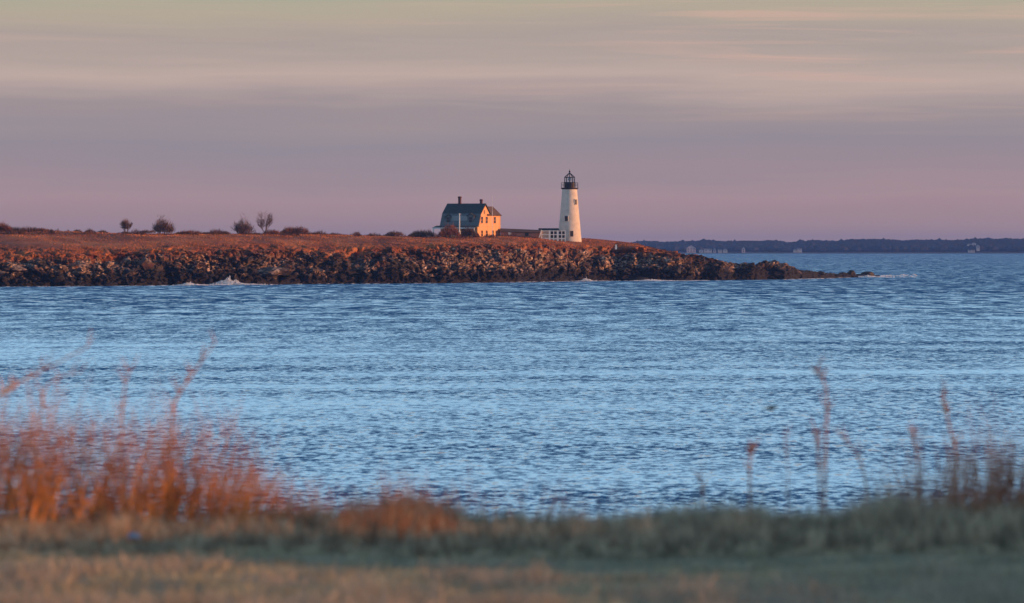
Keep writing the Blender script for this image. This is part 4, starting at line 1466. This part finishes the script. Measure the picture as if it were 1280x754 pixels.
GL = 'red-stemmed shrubs at the left of the bank'
left = [(-60, 33.0, 480, 150, 70), (15, 32.4, 475, 150, 80), (90, 33.2, 500, 130, 70), (160, 32.6, 505, 120, 65), (225, 33.1, 495, 120, 75),
        (285, 32.6, 545, 90, 55), (335, 33.0, 580, 80, 45), (385, 32.8, 604, 80, 40)]
lab = ['red-stemmed shrub running out past the left edge of the picture', 'densest red-stemmed shrub, first whole one from the left edge',
       'ragged red-stemmed shrub second from the left edge', 'thinner red-stemmed shrub left of the one with the long arching stem', 'bright red-stemmed shrub with one long arching stem above it',
       'knee-high orange-red shrub right of the one with the long arching stem', 'low orange-red shrub where the left thicket slopes down', 'lowest orange shrub at the right end of the left thicket']
for i, (px, Yb, ty, sp, ns) in enumerate(left):
    o = stem_shrub(px, Yb, ty, sp, int(ns * 1.6), lab[i], M_red, 200 + i, GL, r0=.0042, twigs=6)


def long_stem(pxs_, Yb, mt, label, seed, group='long single stems above the left thicket', r=.0042, tuft=False):
    rr = random.Random(seed)
    k = Yb / F
    x0_ = (pxs_[0][0] - 640) * k
    zb = float(ground_z(x0_, Yb))
    m = MB()
    pts = [Vector((0, 0, -.03))] + [Vector(((a_ - 640) * k - x0_, 0.02 * i, CAMZ - (b_ - HOR) * k - zb)) for i, (a_, b_) in enumerate(pxs_[1:])]
    # smooth
    sm = []
    for i in range(len(pts) - 1):
        p0, p1, p2, p3 = pts[max(i - 1, 0)], pts[i], pts[i + 1], pts[min(i + 2, len(pts) - 1)]
        for t in (0, .33, .66):
            sm.append(.5 * ((2 * p1) + (p2 - p0) * t + (2 * p0 - 5 * p1 + 4 * p2 - p3) * t * t + (3 * p1 - p0 - 3 * p2 + p3) * t ** 3))
    sm.append(pts[-1])
    r *= 1.5
    m.tube(sm, [r * (1 - .6 * i / len(sm)) for i in range(len(sm))], 5, cap=False)
    for t in range(9):
        j = rr.randint(len(sm) // 3, len(sm) - 1)
        dd = Vector((rr.uniform(-.6, .6), rr.uniform(-.4, .4), .9)).normalized() * rr.uniform(.04, .14)
        m.tube([sm[j], sm[j] + dd * .5, sm[j] + dd], [r * .5, r * .4, r * .15], 3, cap=False)
    root = empty('arching_stem', (x0_, Yb, zb), 0, label, 'plant stem', group)
    m.build('stem', mt, root)
    if tuft:
        h = MB()
        for t in range(26):
            j = rr.randint(int(len(sm) * .72), len(sm) - 1)
            dd = Vector((rr.uniform(-.8, .8), rr.uniform(-.5, .5), rr.uniform(.2, 1))).normalized() * rr.uniform(.02, .05)
            h.tube([sm[j], sm[j] + dd], [.003, .002], 3)
        h.build('seed_head', mt, root)


long_stem([(212, 640), (214, 560), (218, 505), (240, 468), (268, 428)], 32.5, M_red, 'long stem arching up to the right above the bright shrub', 1, r=.006)
long_stem([(-60, 640), (-30, 530), (5, 490), (55, 462), (108, 434)], 32.3, M_red, 'long stem arching in from the left edge over the thicket', 2, r=.005)
long_stem([(-90, 640), (-60, 540), (-10, 500), (20, 484)], 32.0, M_red, 'thick red stem end entering at the left edge', 3, r=.007)
long_stem([(30, 640), (48, 540), (60, 480), (100, 465)], 32.7, M_red, 'stem bending right low over the left thicket', 4)
long_stem([(150, 640), (152, 540), (156, 480), (170, 450)], 32.7, M_red, 'thin upright stem above the middle of the left thicket', 5)
G2 = 'tall thin stalks at the right of the bank'
stalks = [([(1030, 640), (1032, 560), (1034, 500), (1028, 474), (1018, 462)], 'tallest dark stalk at right, its drooping tip highest of all', .006, True),
          ([(1026, 640), (1024, 590), (1021, 545)], 'short dark stalk leaning close left of the tallest one', .006, True),
          ([(984, 640), (985, 590), (980, 545)], 'faint thin stalk midway between the bird and the tallest stalk', .0032, False),
          ([(938, 640), (937, 590), (941, 562)], 'brownish stalk below and left of the bird', .006, True),
          ([(1090, 640), (1080, 590), (1060, 555), (1042, 535)], 'stalk leaning left just right of the tallest one', .0045, False),
          ([(1144, 640), (1148, 585), (1140, 540)], 'stalk leaning left at the edge of the right-hand red shrubs', .005, True),
          ([(1194, 640), (1196, 580), (1186, 530), (1180, 496)], 'red stalk standing highest above the right-hand red shrubs', .007, True),
          ([(880, 640), (878, 620), (876, 600)], 'short pale stalk on the grey grass mound', .005, False)]
for i, (pp, lb, r_, tf) in enumerate(stalks):
    long_stem(pp, 32.9 + .07 * i, M_dull if i != 6 else M_red, lb, 50 + i, G2, r_, tf)

GR = 'red-stemmed shrubs at the right of the bank'
right = [(1165, 32.6, 530, 110, 24, 'thin reddish shrub, left end of the right-hand row'), (1215, 32.9, 520, 130, 34, 'middle reddish shrub of the right-hand row'),
         (1262, 32.5, 515, 130, 38, 'reddish shrub nearest the right edge'), (1330, 32.8, 520, 90, 26, 'reddish shrub running out past the right edge'),
         (1080, 32.8, 590, 60, 7, 'sparse low reddish shrub right of the tallest stalk')]
for i, (px, Yb, ty, sp, ns, lb) in enumerate(right):
    stem_shrub(px, Yb, ty, sp, int(ns * 2.8), lb, M_dull, 300 + i, GR, r0=.0040, twigs=4, fan=.55)
GM = 'pale sparse stems at the middle of the bank'
for i, (px, ty, sp, ns, lb) in enumerate(((500, 570, 130, 26, 'sparse stems rising out of the rusty grass mound'), (600, 590, 90, 14, 'pale sparse stems just right of the rusty mound'),
                                          (680, 582, 90, 14, 'pale sparse stems at the middle of the picture'), (760, 600, 90, 10, 'pale sparse stems left of the grey grass mound'))):
    stem_shrub(px, 33.2, ty, sp, int(ns * 2.4), lb, M_pink if i else M_red, 400 + i, GM, r0=.0036, twigs=2, name='sparse_stem_clump', cat='plant')

# ---- scrap of litter in the grass and the small bird
lz = CAMZ - (668 - HOR) / F * 30.6
sc_ = MB()
sc_.slab([(-.03, 0, 0), (.0, -.01, .008), (.01, .0, .035), (-.025, .01, .028)], .003)
sc_.slab([(0, -.01, .008), (.035, .005, 0), (.03, .01, .025), (.01, 0, .035)], .003)
o = sc_.build('crumpled_scrap', mat('pale_blue_paper', (0.30, 0.38, 0.50), (0.25, 0.32, 0.45)))
o.location = ((167 - 640) / F * 30.3, 30.3, lz - .01)
tag(o, 'small crumpled pale blue scrap caught in the tall grass at left', 'litter')

BYd = 42.0
bird = empty('flying_bird', P(965, 511, BYd), R(-20), 'small dark bird flying low over the water above the grass', 'bird')
bm_ = MB()
bm_.tube([(-.045, 0, -.004), (-.03, 0, 0), (-.01, 0, .002), (.012, 0, .004), (.024, 0, .010), (.034, 0, .011), (.042, 0, .009)], [.003, .009, .013, .011, .009, .008, .001], 8)
bm_.tube([(-.072, 0, -.004), (-.045, 0, -.004)], [.008, .003], 4)
M_bird = mat('dark_feathers', (0.05, 0.03, 0.03), (0.03, 0.02, 0.02))
bm_.build('body', M_bird, bird)
for s in (-1, 1):
    wgm = MB()
    wgm.slab([(.014, s * .008, .008), (-.018, s * .008, .006), (-.022, s * .045, .020), (.006, s * .050, .022)][::s], .003)
    wgm.slab([(.006, s * .050, .022), (-.022, s * .045, .020), (-.030, s * .085, .014), (-.022, s * .088, .015)][::s], .002)
    wgm.build('wing', M_bird, bird)

# ------------------------------------------------------------------ haze
hz_ = MB().box(-9400, 9400, -60, 9600, -4, 26)
mh = bpy.data.materials.new('sea_haze')
mh.use_nodes = True
mh.node_tree.nodes.clear()
oh = mh.node_tree.nodes.new('ShaderNodeOutputMaterial')
vh = mh.node_tree.nodes.new('ShaderNodeVolumePrincipled')
vh.inputs['Color'].default_value = (0.20, 0.40, 1.0, 1)
vh.inputs['Density'].default_value = 7.0e-5
vh.inputs['Anisotropy'].default_value = 0.2
mh.node_tree.links.new(vh.outputs[0], oh.inputs['Volume'])
haze = hz_.build('haze', mh)
tag(haze, kind='stuff')
